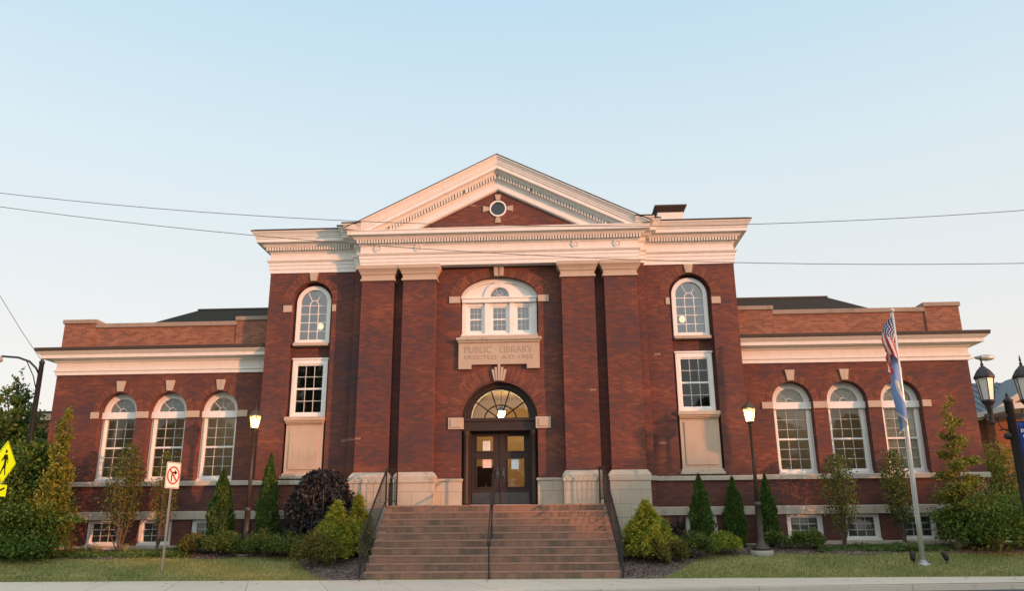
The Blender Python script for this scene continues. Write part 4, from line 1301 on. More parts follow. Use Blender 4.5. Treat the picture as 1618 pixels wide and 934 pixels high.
# tall street light pole, left
t = thing("street_light_pole", "tall black street light pole with a curved arm at the left edge", "street light", (-14.78, 24.5, 0.6))
m = MB(); m.lathe([(0.13, 0), (0.12, 0.5), (0.10, 1.5), (0.072, 6.0), (0.085, 6.01), (0.085, 6.07), (0.03, 6.14), (0.0, 6.18)], (-14.78, 24.5, 0.5), 10)
m.build("pole", M['pole_black'], t)
m = MB(); m.tube([(-14.78, 24.5, 6.10), (-14.95, 24.5, 6.36), (-15.2, 24.5, 6.58), (-15.6, 24.5, 6.72), (-16.15, 24.5, 6.77)], 0.034, 8)
m.tube([(-14.80, 24.5, 5.55), (-15.0, 24.5, 6.10), (-15.3, 24.5, 6.60)], 0.016, 6)
m.build("arm", M['pole_black'], t)
m = MB(); m.lathe([(0.0, 0.10), (0.07, 0.08), (0.15, 0.0), (0.17, -0.10), (0.10, -0.13), (0.0, -0.14)], (-16.30, 24.5, 6.72), 14)
m.build("lamp_head", M['grey_box'], t)
# cobra head light, far right behind the library
t = thing("street_light_pole", "grey cobra head street light showing above the right wing's far corner", "street light", (18.75, 34.2, 0.67))
m = MB(); m.lathe([(0.12, 0), (0.10, 3), (0.075, 7.3), (0.0, 7.33)], (18.75, 34.2, 0.6), 10); m.build("pole", M['steel'], t)
m = MB(); m.tube([(18.75, 34.2, 7.6), (18.95, 34.2, 7.85), (19.4, 34.2, 8.02), (19.9, 34.2, 8.08)], 0.035, 7); m.build("arm", M['steel'], t)
m = MB()
sec = [(19.75, 0.06, 0.05), (19.95, 0.12, 0.10), (20.2, 0.15, 0.13), (20.42, 0.12, 0.10), (20.52, 0.04, 0.05)]
n = 10; vs = []
for xx, ry, rz in sec:
    for q in range(n):
        w = 2 * PI * q / n
        vs.append((xx, 34.2 + ry * math.cos(w), 8.06 + rz * math.sin(w) * (1.0 if math.sin(w) > 0 else 1.2)))
m.mesh(vs, [(i * n + q, i * n + (q + 1) % n, (i + 1) * n + (q + 1) % n, (i + 1) * n + q) for i in range(len(sec) - 1) for q in range(n)] + [tuple(range(n)), tuple(range(4 * n, 5 * n))[::-1]], 0, True)
m.build("lamp_head", M['steel'], t)

# no right turn sign
def local_rot(px, py, ang):
    return Matrix.Translation((px, py, 0)) @ Matrix.Rotation(ang, 4, 'Z') @ Matrix.Translation((-px, -py, 0))
def rot_mesh(o, px, py, ang):
    o.data.transform(local_rot(px, py, ang))
def rot_all(t, px, py, ang):
    for c in kids(t):
        rot_mesh(c, px, py, ang)
        for g in kids(c): rot_mesh(g, px, py, ang)
sx_, sy_ = -8.93, 22.12
t = thing("road_sign", "white no right turn sign on a thin steel post in the left lawn", "road sign", (sx_, sy_, zg(sy_)))
m = MB(); m.box(sx_ - 0.028, sx_ + 0.028, sy_ + 0.0, sy_ + 0.03, 0.0, 3.05); m.build("post", M['steel'], t)
m = MB()
def rrect(cx, cz, w, h, r, n=5):
    pts = []
    for (qx, qz, a0) in ((cx + w - r, cz + h - r, 0), (cx - w + r, cz + h - r, 90), (cx - w + r, cz - h + r, 180), (cx + w - r, cz - h + r, 270)):
        for i in range(n + 1):
            a = R(a0 + 90 * i / n); pts.append((qx + r * math.cos(a), qz + r * math.sin(a)))
    return pts
cz = 2.77
m.prism(rrect(sx_, cz, 0.285, 0.355, 0.04), sy_ - 0.012, sy_ - 0.004); pl = m.build("sign_plate", M['signwhite'], t)
m = MB(); m.prism(rrect(sx_, cz, 0.27, 0.34, 0.035), sy_ - 0.0145, sy_ - 0.0125, [rrect(sx_, cz, 0.258, 0.328, 0.03)]); m.build("border", M['black'], pl)
m = MB()
m.prism([(sx_ - 0.075, cz - 0.17), (sx_ - 0.035, cz - 0.17), (sx_ - 0.035, cz + 0.03), (sx_ - 0.015, cz + 0.05), (sx_ + 0.05, cz + 0.05), (sx_ + 0.05, cz - 0.005), (sx_ + 0.16, cz + 0.075), (sx_ + 0.05, cz + 0.155), (sx_ + 0.05, cz + 0.10), (sx_ - 0.03, cz + 0.10), (sx_ - 0.075, cz + 0.055)], sy_ - 0.0155, sy_ - 0.0125)
m.build("turn_arrow", M['black'], pl)
m = MB()
m.prism(circle(sx_, cz, 0.245, 40), sy_ - 0.0195, sy_ - 0.0165, [circle(sx_, cz, 0.205, 40)])
c45 = math.cos(R(45))
m.prism([(sx_ - 0.155 - 0.016, cz + 0.155 - 0.016), (sx_ + 0.155 - 0.016, cz - 0.155 - 0.016), (sx_ + 0.155 + 0.016, cz - 0.155 + 0.016), (sx_ - 0.155 + 0.016, cz + 0.155 + 0.016)], sy_ - 0.0185, sy_ - 0.0165)
m.build("prohibition_ring", M['signred'], pl)
rot_all(t, sx_, sy_, R(76))

# pedestrian crossing sign
qx, qy = -13.27, 21.32
t = thing("crossing_sign", "fluorescent yellow pedestrian crossing diamond with an arrow plate below, at the left edge", "road sign", (qx, qy, zg(qy)))
m = MB(); m.box(qx - 0.03, qx + 0.03, qy, qy + 0.03, 0.0, 3.6); m.build("post", M['steel'], t)
def rpoly(pts, r, n=4):
    out = []
    L = len(pts)
    for i in range(L):
        p0, p1, p2 = Vector(pts[i - 1]), Vector(pts[i]), Vector(pts[(i + 1) % L])
        a = p1 + (p0 - p1).normalized() * r; b = p1 + (p2 - p1).normalized() * r
        for j in range(n + 1):
            s_ = j / n
            q = a * (1 - s_) ** 2 + p1 * 2 * s_ * (1 - s_) + b * s_ * s_
            out.append((q.x, q.y))
    return out
cz, hd = 3.125, 0.585
dia = lambda h: rpoly([(qx, cz - h), (qx + h, cz), (qx, cz + h), (qx - h, cz)], 0.05)
m = MB(); m.prism(dia(hd), qy - 0.012, qy - 0.004); pl = m.build("sign_plate", M['yellow'], t)
m = MB(); m.prism(dia(hd - 0.025), qy - 0.0145, qy - 0.0125, [dia(hd - 0.045)]); m.build("border", M['black'], pl)
m = MB()
fy0, fy1 = qy - 0.0155, qy - 0.0125
m.prism(circle(qx + 0.0, cz + 0.285, 0.05, 14), fy0, fy1)
m.prism([(qx - 0.07, cz + 0.20), (qx + 0.06, cz + 0.21), (qx + 0.10, cz + 0.17), (qx + 0.16, cz + 0.04), (qx + 0.15, cz - 0.03), (qx + 0.12, cz - 0.03), (qx + 0.12, cz + 0.03), (qx + 0.075, cz + 0.10),
         (qx + 0.065, cz - 0.04), (qx + 0.075, cz - 0.17), (qx + 0.11, cz - 0.33), (qx + 0.06, cz - 0.34), (qx + 0.015, cz - 0.16), (qx - 0.05, cz - 0.20), (qx - 0.12, cz - 0.34), (qx - 0.17, cz - 0.31),
         (qx - 0.09, cz - 0.15), (qx - 0.04, cz - 0.05), (qx - 0.05, cz + 0.08), (qx - 0.10, cz + 0.06), (qx - 0.17, cz + 0.0), (qx - 0.19, cz + 0.03), (qx - 0.12, cz + 0.12)], fy0, fy1)
m.build("walking_figure", M['black'], pl)
m = MB(); m.prism(rrect(qx, 2.375, 0.305, 0.155, 0.03), qy - 0.012, qy - 0.004); pl2 = m.build("arrow_plate", M['yellow'], t)
m = MB(); m.prism([(qx + 0.18, 2.47), (qx + 0.21, 2.43), (qx - 0.06, 2.33), (qx - 0.03, 2.28), (qx - 0.19, 2.30), (qx - 0.12, 2.43), (qx - 0.09, 2.38)], fy0, fy1); m.build("arrow", M['black'], pl2)
rot_all(t, qx, qy, R(97))

# flagpole and flags
fbx, fby, fbz = 11.27, 22.46, zg(22.46)
ftop = Vector((11.42, 22.46, 7.18))
t = thing("flagpole", "tall slim silver flagpole standing in the right lawn", "flagpole", (fbx, fby, fbz))
pole_at = lambda z: Vector((fbx + (ftop.x - fbx) * (z - fbz) / (ftop.z - fbz), fby, z))
m = MB(); m.tube([pole_at(fbz - 0.1), pole_at(2.5), pole_at(5), pole_at(7.12)], [0.068, 0.060, 0.046, 0.034], 14); m.build("pole", M['pole'], t)
m = MB(); m.lathe([(0.0, 0.0), (0.035, 0.01), (0.055, 0.05), (0.055, 0.075), (0.035, 0.11), (0.0, 0.12)], (ftop.x, ftop.y, 7.12), 14); m.build("finial", M['pole'], t)
m = MB(); m.lathe([(0.19, -0.1), (0.19, 0.03), (0.12, 0.05), (0.08, 0.12), (0.0, 0.13)], (fbx, fby, fbz), 18); m.build("base_collar", M['steel'], t)
m = MB(); m.tube([tuple(pole_at(7.10) + Vector((-0.06, -0.02, 0))), tuple(pole_at(4) + Vector((-0.085, -0.03, 0))), tuple(pole_at(1.3) + Vector((-0.075, -0.03, 0)))], 0.006, 4); m.build("halyard", M['paper'], t)
def flag_mat(name, kind):
    k = NT(name)
    nd = k.new("ShaderNodeUVMap"); v = k.xyz(nd.outputs[0])
    if kind == 'stripes':
        s = k.math('LESS_THAN', k.math('FRACT', k.math('MULTIPLY', v[1], 6.5)), 0.5)
        c = k.mix(s, (0.70, 0.66, 0.62), (0.42, 0.025, 0.035))
        can = k.math('MULTIPLY', k.math('LESS_THAN', v[0], 0.40), k.math('GREATER_THAN', v[1], 0.4615))
        su = k.math('SUBTRACT', k.math('FRACT', k.math('MULTIPLY', v[0], 15.0)), 0.5); sv = k.math('SUBTRACT', k.math('FRACT', k.math('MULTIPLY', v[1], 13.0)), 0.5)
        star = k.math('LESS_THAN', k.math('ADD', k.math('MULTIPLY', su, su), k.math('MULTIPLY', sv, sv)), 0.07)
        c = k.mix(can, c, k.mix(star, (0.022, 0.035, 0.12), (0.7, 0.68, 0.66)))
    else:
        d = k.math('ADD', k.math('MULTIPLY', k.math('SUBTRACT', v[0], 0.5), k.math('SUBTRACT', v[0], 0.5)), k.math('MULTIPLY', k.math('SUBTRACT', v[1], 0.5), k.math('MULTIPLY', k.math('SUBTRACT', v[1], 0.5), 0.45)))
        e = k.math('MULTIPLY', k.math('LESS_THAN', d, 0.028), k.math('GREATER_THAN', k.noise(k.scale(nd.outputs[0], (1, 1, 1)), 14.0, 3.0), 0.42))
        c = k.mix(e, (0.20, 0.33, 0.60), (0.66, 0.60, 0.50))
        c = k.mix(k.math('GREATER_THAN', v[0], 0.955), c, (0.65, 0.6, 0.55))
    k.base(c); k.rough(0.75)
    tl = k.new("ShaderNodeBsdfTranslucent"); k.link(c, tl.inputs[0])
    mx = k.new("ShaderNodeMixShader"); mx.inputs[0].default_value = 0.3
    k.link(k.b.outputs[0], mx.inputs[1]); k.link(tl.outputs[0], mx.inputs[2]); k.link(mx.outputs[0], k.out.inputs[0])
    return k.m
def limp_flag(name, ztop, H, F, mat, label, side, amp, fold, sag, seed):
    """cloth hanging from its hoist edge, the fly end dropping into folds along the pole"""
    rng = np.random.default_rng(seed)
    nu, nv = 36, 22
    vs, uvs = [], []
    for i in range(nu + 1):
        u = i / nu
        for j in range(nv + 1):
            v = 1 - j / nv
            p = pole_at(ztop - (1 - v) * H)
            a = amp * (1 - math.exp(-3.2 * u))
            ph = (1 - v) * fold * PI + u * 1.6
            belly = math.sin(min(1, u * 1.15) * PI) * 0.09
            x = p.x + side * (0.05 + a * 0.55 * (1 + math.sin(ph)) + belly * (0.3 + v * 0.7)) + (1 - v) * 0.03 * u + 0.02 * math.sin(u * 9 + v * 4)
            y = p.y - 0.05 + a * 0.75 * math.cos(ph) + 0.02 * math.sin(u * 7)
            z = p.z - sag * F * (u ** 1.08) * (0.80 + 0.20 * v) + 0.02 * math.sin(ph)
            vs.append((x, y, z)); uvs.append((u, v))
    mb = MB()
    i0 = 0
    for i in range(nu):
        for j in range(nv):
            q = [i * (nv + 1) + j, i * (nv + 1) + j + 1, (i + 1) * (nv + 1) + j + 1, (i + 1) * (nv + 1) + j]
            mb.face([vs[w] for w in q], 0, [uvs[w] for w in q], True)
    o = mb.build(name, mat, None)
    tag(o, label, "flag")
    return o
limp_flag("national_flag", 6.98, 0.86, 1.45, flag_mat("striped_flag_cloth", 'stripes'), "striped red and white flag with starred canton hanging limp from the flagpole top", -1, 0.30, 2.3, 0.72, 3)
limp_flag("state_flag", 6.05, 0.90, 1.95, flag_mat("blue_flag_cloth", 'blue'), "pale blue flag hanging limp below the striped one on the flagpole", -0.75, 0.30, 1.7, 0.96, 5)

# ground floodlights by the flagpole
def flood(x, y, label, rz):
    t = thing("ground_floodlight", label, "floodlight", (x, y, zg(y)), "small floodlights aimed at the flagpole")
    z = zg(y)
    m = MB(); m.tube([(x, y, z - 0.05), (x, y, z + 0.12)], 0.014, 6); m.build("stake", M['iron'], t)
    m = MB(); m.lathe([(0.035, -0.11), (0.06, -0.08), (0.075, 0.05), (0.08, 0.12), (0.072, 0.125), (0.06, 0.09), (0.0, 0.09)], (0, 0, 0), 12)
    o = m.build("lamp_housing", M['iron'], t)
    o.data.transform(Matrix.Translation((x, y, z + 0.20)) @ Matrix.Rotation(R(rz), 4, 'Y') @ Matrix.Rotation(R(-10), 4, 'X'))
flood(11.03, 22.46, "small black floodlight left of the flagpole base", 8)
flood(11.86, 22.44, "small black floodlight right of the flagpole base", -14)

# things on the wall
def wall_box(name, label, cat, x, y, z0, z1, w, d, mat):
    t = thing(name, label, cat, (x, y, z0))
    m = MB(); m.box(x - w, x + w, y - d, y - 0.001, z0, z1); m.build("housing", mat, t, 0.01)
    return t
t = wall_box("electric_meter", "grey electricity meter box on the right wing wall behind a narrow evergreen", "meter", 8.17, YW, 0.84, 1.56, 0.11, 0.12, M['grey_box'])
m = MB(); m.lathe([(0.085, 0.0), (0.085, 0.06), (0.07, 0.10), (0.0, 0.11)], (0, 0, 0), 16); o = m.build("meter_dial", M['glass_lamp'], t)
o.data.transform(Matrix.Translation((8.17, YW - 0.12, 1.38)) @ Matrix.Rotation(R(90), 4, 'X'))
t = wall_box("wall_light", "dark round wall light low on the brick right of the steps", "wall light", 5.40, YB, 1.36, 1.50, 0.06, 0.08, M['iron'])
m = MB(); m.lathe([(0.03, 0.14), (0.09, 0.10), (0.12, 0.0), (0.11, -0.16), (0.08, -0.22), (0.0, -0.23)], (5.40, YB - 0.20, 1.42), 14); m.build("globe", M['dark_trim'], t)
t = wall_box("wall_box", "dark utility box low on the brick beside the left lamp post", "utility box", -8.05, YW, 1.14, 1.56, 0.12, 0.12, M['iron'])
m = MB(); m.tube([(-8.05, YW - 0.05, 1.14), (-8.03, YW - 0.05, 0.95), (-7.95, YW - 0.05, 0.6)], 0.02, 6); m.build("conduit", M['iron'], t)
wall_box("wall_panel", "low brown metal panel against the brick left of the steps", "utility panel", -8.0, YW - 0.08, 0.55, 1.00, 0.28, 0.10, M['copper'])

# notices on the doors
for (x, z, w, h, lb) in ((-0.44, 3.77, 0.115, 0.15, "white printed notice in the upper pane of the left door"),
                         (-0.42, 3.22, 0.14, 0.13, "pinkish paper notice in the lower pane of the left door"),
                         (0.455, 3.20, 0.115, 0.16, "pale paper notice in the lower pane of the right door")):
    m = MB(); m.box(x - w, x + w, YD + 0.014, YD + 0.018, z - h, z + h)
    o = m.build("paper_notice", M['paper'] if 'pinkish' not in lb else M['pinkpaper'] if 'pinkpaper' in M else M['paper']); tag(o, lb, "notice", "paper notices on the doors")
    if 'printed' in lb:
        m = MB()
        for i in range(7): m.box(x - w * 0.8, x + w * (0.8 - 0.25 * (i % 3)), YD + 0.0115, YD + 0.0135, z + h * 0.8 - i * 0.04 - 0.012, z + h * 0.8 - i * 0.04)
        m.build("print", M['greyblind'], o)
# hanging lantern behind the fanlight and globe lamps behind the upper windows
t = thing("hanging_lantern", "lit white glass lantern hanging behind the arched fanlight over the doors", "lamp", (-0.02, 26.2, 4.95))
m = MB(); m.tube([(-0.02, 26.2, 5.1), (-0.02, 26.2, 5.849)], 0.012, 6); m.lathe([(0.13, 0.0), (0.14, 0.02), (0.09, 0.10), (0.03, 0.16), (0.0, 0.17)], (-0.02, 26.2, 4.98), 12); m.build("canopy", M['iron'], t)
m = MB(); m.lathe([(0.0, -0.26), (0.08, -0.25), (0.115, -0.14), (0.125, 0.0), (0.0, 0.001)], (-0.02, 26.2, 4.98), 14); m.build("shade", M['bulb_soft'] if 'bulb_soft' in M else M['bulb'], t)
def point(name, loc, e, c, r=0.1):
    l = bpy.data.lights.new(name, 'POINT'); l.energy = e; l.color = c; l.shadow_soft_size = r
    o = bpy.data.objects.new(name, l); COL.objects.link(o); o.location = loc
point("vestibule_lamp", (0.0, 27.6, 4.9), 19, (1.0, 0.72, 0.40), 0.2)
point("reading_room_lamp", (-11.0, 28.4, 5.2), 15, (1.0, 0.75, 0.5), 0.3)
point("reading_room_lamp", (11.0, 28.4, 5.2), 16, (1.0, 0.72, 0.45), 0.3)
for (x, lb) in ((-6.24, "lit globe lamp behind the upper arched window on the left"), (6.10, "lit globe lamp behind the upper arched window on the right")):
    t = thing("globe_lamp", lb, "lamp", (x, 26.2, 7.9))
    m = MB(); m.tube([(x, 26.2, 8.1), (x, 26.2, 9.399)], 0.012, 6); m.build("stem", M['iron'], t)
    m = MB(); m.lathe([(0.0, -0.12), (0.06, -0.11), (0.105, -0.04), (0.105, 0.04), (0.06, 0.10), (0.03, 0.12), (0.0, 0.12)], (x, 26.2, 7.99), 14); m.build("globe", M['globe'], t)

# overhead cables
def cable(label, pts, loc_y, r=0.0075):
    xs, zs = zip(*pts)
    co = np.polyfit(xs, zs, 2)
    m = MB()
    xx = np.linspace(-34, 34, 69)
    m.tube([(x, loc_y, float(np.polyval(co, x))) for x in xx], r, 5)
    o = m.build("overhead_cable", M['wire']); tag(o, label, "cable", "cables strung across the street front")
cable("upper black cable strung across the street, passing in front of the pediment", [(-10.71, 8.683), (-6.685, 8.126), (-2.87, 7.796), (5.836, 7.472), (8.74, 7.52), (11.588, 7.613)], 16.0)
cable("lower black cable strung across the street, passing in front of the capitals", [(-10.65, 8.344), (-4.81, 7.494), (1.904, 6.846), (5.5, 6.631), (8.6, 6.513), (11.378, 6.459)], 16.02)
m = MB(); m.tube([(-14.80, 24.5, 6.6), (-15.6, 24.5, 7.55), (-16.58, 24.5, 8.82), (-20, 24.5, 13.4)], 0.010, 4); o = m.build("overhead_cable", M['wire']); tag(o, "thin cable running steeply up to the left from the black street light pole", "cable")

# ================================================================== BUILDINGS BEHIND
t = thing("brick_building", "brick building with a blue grey metal roof and gable, behind the library's right end", "building", (30, 50, 0.6))
m = MB(); m.box(24.3, 42, 46.0, 56, 0.5, 7.05); m.box(25.9, 34.5, 45.0, 45.99, 0.5, 7.0)
m.mesh([(25.9, 45.0, 7.0), (34.5, 45.0, 7.0), (30.2, 45.0, 9.6), (25.9, 46, 7.0), (34.5, 46, 7.0), (30.2, 46, 9.6)], [(0, 1, 2), (5, 4, 3), (0, 2, 5, 3), (1, 4, 5, 2)])
m.build("wall", M['brick_far'], t)
m = MB()
m.mesh([(23.9, 45.6, 7.1), (42.5, 45.6, 7.1), (42.5, 51, 9.7), (23.9, 51, 9.7), (42.5, 56.4, 7.1), (23.9, 56.4, 7.1)], [(0, 1, 2, 3), (3, 2, 4, 5), (0, 3, 5)])
m.mesh([(25.5, 44.7, 6.98), (30.2, 44.7, 9.82), (30.2, 50.9, 9.82), (25.5, 50.9, 6.98), (34.9, 44.7, 6.98), (34.9, 50.9, 6.98)], [(0, 1, 2, 3), (1, 4, 5, 2)])
m.build("roof", M['seam'] if 'seam' in M else M['grey_metal'], t)
m = MB()
m.sweep([(23.9, 47), (23.9, 45.6), (25.6, 45.6)], [(0, 6.75), (0.12, 6.75), (0.12, 7.1), (0, 7.1)])
for s in (-1, 1):
    xa = 30.2 + s * 4.7
    m.mesh([(30.2, 44.66, 9.50), (30.2, 44.66, 9.84), (xa, 44.66, 6.99), (xa, 44.66, 6.65), (30.2, 44.9, 9.50), (30.2, 44.9, 9.84), (xa, 44.9, 6.99), (xa, 44.9, 6.65)],
           [(0, 1, 2, 3), (7, 6, 5, 4), (0, 3, 7, 4), (1, 5, 6, 2), (2, 6, 7, 3)])
m.build("fascia", M['stone_warm'], t)
m = MB(); m.prism(arch(25.15, 3.0, 5.2, 0.42), 45.93, 45.99); m.build("arched_window", M['stone_warm'], t)
for wxx in (28.3, 30.2, 32.1):
    m = MB(); m.prism(arch(wxx, 2.6, 5.0, 0.5), 44.94, 44.99); m.build("arched_window", M['greyblind'], t)
t = thing("canopy", "pale metal canopy in front of the brick building at the far right", "canopy", (26.5, 42, 0.6))
m = MB(); m.mesh([(24.4, 40.2, 6.65), (31, 40.2, 7.05), (31, 44.6, 7.05), (24.4, 44.6, 6.65), (24.4, 40.2, 6.92), (31, 40.2, 7.32), (31, 44.6, 7.32), (24.4, 44.6, 6.92)], [(3, 2, 1, 0), (4, 5, 6, 7), (0, 1, 5, 4), (1, 2, 6, 5), (2, 3, 7, 6), (3, 0, 4, 7)])
m.build("roof", M['steel'], t)
for xx in (25.0, 30.5):
    m = MB(); m.tube([(xx, 40.6, 0.5), (xx, 40.6, 6.8)], 0.09, 8); m.build("post", M['steel'], t)
t = thing("brick_building", "distant brick building with a pale cornice behind the trees on the left", "building", (-33, 50, 0.6))
m = MB(); m.box(-40, -26.6, 46, 56, 0.5, 7.55); m.build("wall", M['brick_far'], t)
m = MB(); m.box(-40.3, -26.3, 45.7, 56.2, 7.551, 7.95); m.build("cornice", M['stone_warm'], t)
m = MB(); m.box(-40.4, -26.2, 45.6, 56.3, 7.951, 8.05); m.build("roof", M['copper'], t)

# ================================================================== VEGETATION
def quads_object(name, P, A, B, mat, parent=None, tint=None):
    """one mesh of leaf quads: centres P, half axes A (length) and B (width); slightly folded along A"""
    n = len(P)
    V = np.empty((n, 4, 3), dtype=np.float32)
    V[:, 0] = P - A; V[:, 1] = P + B * 1.0 - A * 0.1; V[:, 2] = P + A; V[:, 3] = P - B * 1.0 - A * 0.1
    me = bpy.data.meshes.new(name)
    me.vertices.add(n * 4); me.vertices.foreach_set("co", V.ravel())
    me.loops.add(n * 4); me.loops.foreach_set("vertex_index", np.arange(n * 4, dtype=np.int32))
    me.polygons.add(n); me.polygons.foreach_set("loop_start", np.arange(0, n * 4, 4, dtype=np.int32))
    try: me.polygons.foreach_set("loop_total", np.full(n, 4, dtype=np.int32))
    except Exception: pass
    me.update(calc_edges=True)
    at = me.attributes.new("tint", 'FLOAT', 'FACE')
    at.data.foreach_set("value", (RNG.random(n) if tint is None else tint).astype(np.float32))
    me.materials.append(mat)
    o = bpy.data.objects.new(name, me); COL.objects.link(o)
    if parent is not None:
        o.parent = parent; o.matrix_parent_inverse = world_inv(parent)
    return o
def unit(v):
    return v / np.maximum(1e-6, np.linalg.norm(v, axis=1, keepdims=True))
def rand_dirs(n):
    return unit(RNG.normal(size=(n, 3)))
def leaf_axes(D, n, L, W, spread=0.7):
    """long axis near directions D"""
    A = unit(D + RNG.normal(size=(n, 3)) * spread)
    B = unit(np.cross(A, rand_dirs(n)))
    s = (0.7 + 0.6 * RNG.random((n, 1)))
    return A * L * s, B * W * s

LM = {
    'arb': leaf_material("arborvitae_leaf", [(0.0, (0.020, 0.042, 0.008)), (0.5, (0.050, 0.100, 0.016)), (1.0, (0.110, 0.170, 0.028))], trans=0.15),
    'gold': leaf_material("golden_cypress_leaf", [(0.0, (0.060, 0.095, 0.014)), (0.45, (0.20, 0.245, 0.028)), (1.0, (0.47, 0.46, 0.06))], trans=0.3, clump=3.0),
    'purple': leaf_material("purple_beech_leaf", [(0.0, (0.014, 0.014, 0.016)), (0.7, (0.028, 0.025, 0.026)), (1.0, (0.055, 0.038, 0.030))], rough=0.5, trans=0.1),
    'rust': leaf_material("rusty_hornbeam_leaf", [(0.0, (0.052, 0.070, 0.013)), (0.55, (0.105, 0.135, 0.022)), (1.0, (0.23, 0.14, 0.028))], trans=0.3),
    'olive': leaf_material("olive_hornbeam_leaf", [(0.0, (0.046, 0.062, 0.014)), (0.5, (0.095, 0.135, 0.025)), (1.0, (0.17, 0.205, 0.045))], trans=0.3),
    'shrub': leaf_material("shrub_leaf", [(0.0, (0.030, 0.052, 0.012)), (0.5, (0.090, 0.125, 0.024)), (1.0, (0.21, 0.23, 0.045))]),
    'brown': leaf_material("bronze_shrub_leaf", [(0.0, (0.042, 0.048, 0.012)), (0.5, (0.110, 0.112, 0.022)), (1.0, (0.22, 0.17, 0.045))]),
    'dark': leaf_material("dark_tree_leaf", [(0.0, (0.012, 0.024, 0.008)), (0.5, (0.032, 0.055, 0.014)), (1.0, (0.075, 0.105, 0.026))]),
    'bright': leaf_material("bright_tree_leaf", [(0.0, (0.055, 0.080, 0.012)), (0.45, (0.17, 0.19, 0.026)), (1.0, (0.36, 0.31, 0.050))], trans=0.35),
    'mid': leaf_material("mid_tree_leaf", [(0.0, (0.026, 0.058, 0.010)), (0.5, (0.078, 0.138, 0.022)), (1.0, (0.18, 0.23, 0.040))], trans=0.3),
    'variegated': leaf_material("variegated_blade", [(0.0, (0.10, 0.13, 0.04)), (0.5, (0.24, 0.25, 0.11)), (1.0, (0.50, 0.46, 0.28))]),
    'ground': leaf_material("ground_cover_leaf", [(0.0, (0.035, 0.070, 0.014)), (0.5, (0.085, 0.140, 0.030)), (1.0, (0.17, 0.23, 0.055))]),
    'grass': leaf_material("grass_blade", [(0.0, (0.09, 0.125, 0.030)), (0.45, (0.175, 0.205, 0.056)), (0.70, (0.33, 0.295, 0.115)), (1.0, (0.50, 0.42, 0.21))], trans=0.2, clump=0.8),
}

def limb_mesh(name, paths, parent, mat=None):
    m = MB()
    for pts, rs, n in paths: m.tube(pts, rs, n)
    return m.build(name, mat or M['bark'], parent, fix=False)

def evergreen(x, y, h, r, label, lean=0.0, seed=0):
    z0 = zg(y)
    t = thing("narrow_evergreen", label, "evergreen", (x, y, z0), "clipped narrow evergreens by the walls")
    limb_mesh("trunk", [([(x, y, z0 - 0.05), (x, y, z0 + h * 0.8)], [0.045, 0.01], 6)], t)
    n = 8500
    tt = RNG.random(n) ** 0.8
    prof = np.minimum(1.0, 0.74 + 0.7 * tt) * np.clip(1 - tt ** 2.0, 0, 1) ** 0.95 * 1.06
    ph = RNG.random(n) * 2 * PI
    lump = 1 + 0.13 * np.sin(ph * 3 + tt * 17 + seed) + 0.11 * np.sin(ph * 5 - tt * 31 + seed * 2) + 0.25 * np.clip(tt - 0.75, 0, 1) * np.sin(ph * 2 + seed * 3)
    rad = r * prof * lump * (0.55 + 0.48 * RNG.random(n) ** 0.45)
    P = np.stack([x + rad * np.cos(ph) + lean * tt, y + rad * np.sin(ph), z0 + 0.05 + tt * h], 1)
    D = np.stack([np.cos(ph) * 0.55, np.sin(ph) * 0.55, np.full(n, 1.0)], 1)
    A, B = leaf_axes(D, n, 0.042, 0.016, 0.35)
    inner = rad / np.maximum(0.02, r * prof)
    quads_object("foliage", P, A, B, LM['arb'], t)
    return t
evergreen(-8.48, 24.6, 2.42, 0.42, "dark green narrow evergreen left of the left lamp post", -0.02, 1)
evergreen(-6.98, 24.4, 2.86, 0.36, "tallest narrow evergreen, between the left lamp post and the purple weeping tree", 0.0, 2)
evergreen(5.92, 24.3, 2.12, 0.36, "narrow evergreen standing in front of the basement window right of the steps", 0.0, 3)
evergreen(6.98, 24.7, 1.98, 0.34, "narrow evergreen close on the left of the right lamp post", 0.0, 4)
evergreen(7.95, 24.7, 2.04, 0.30, "narrow evergreen close on the right of the right lamp post", 0.0, 5)

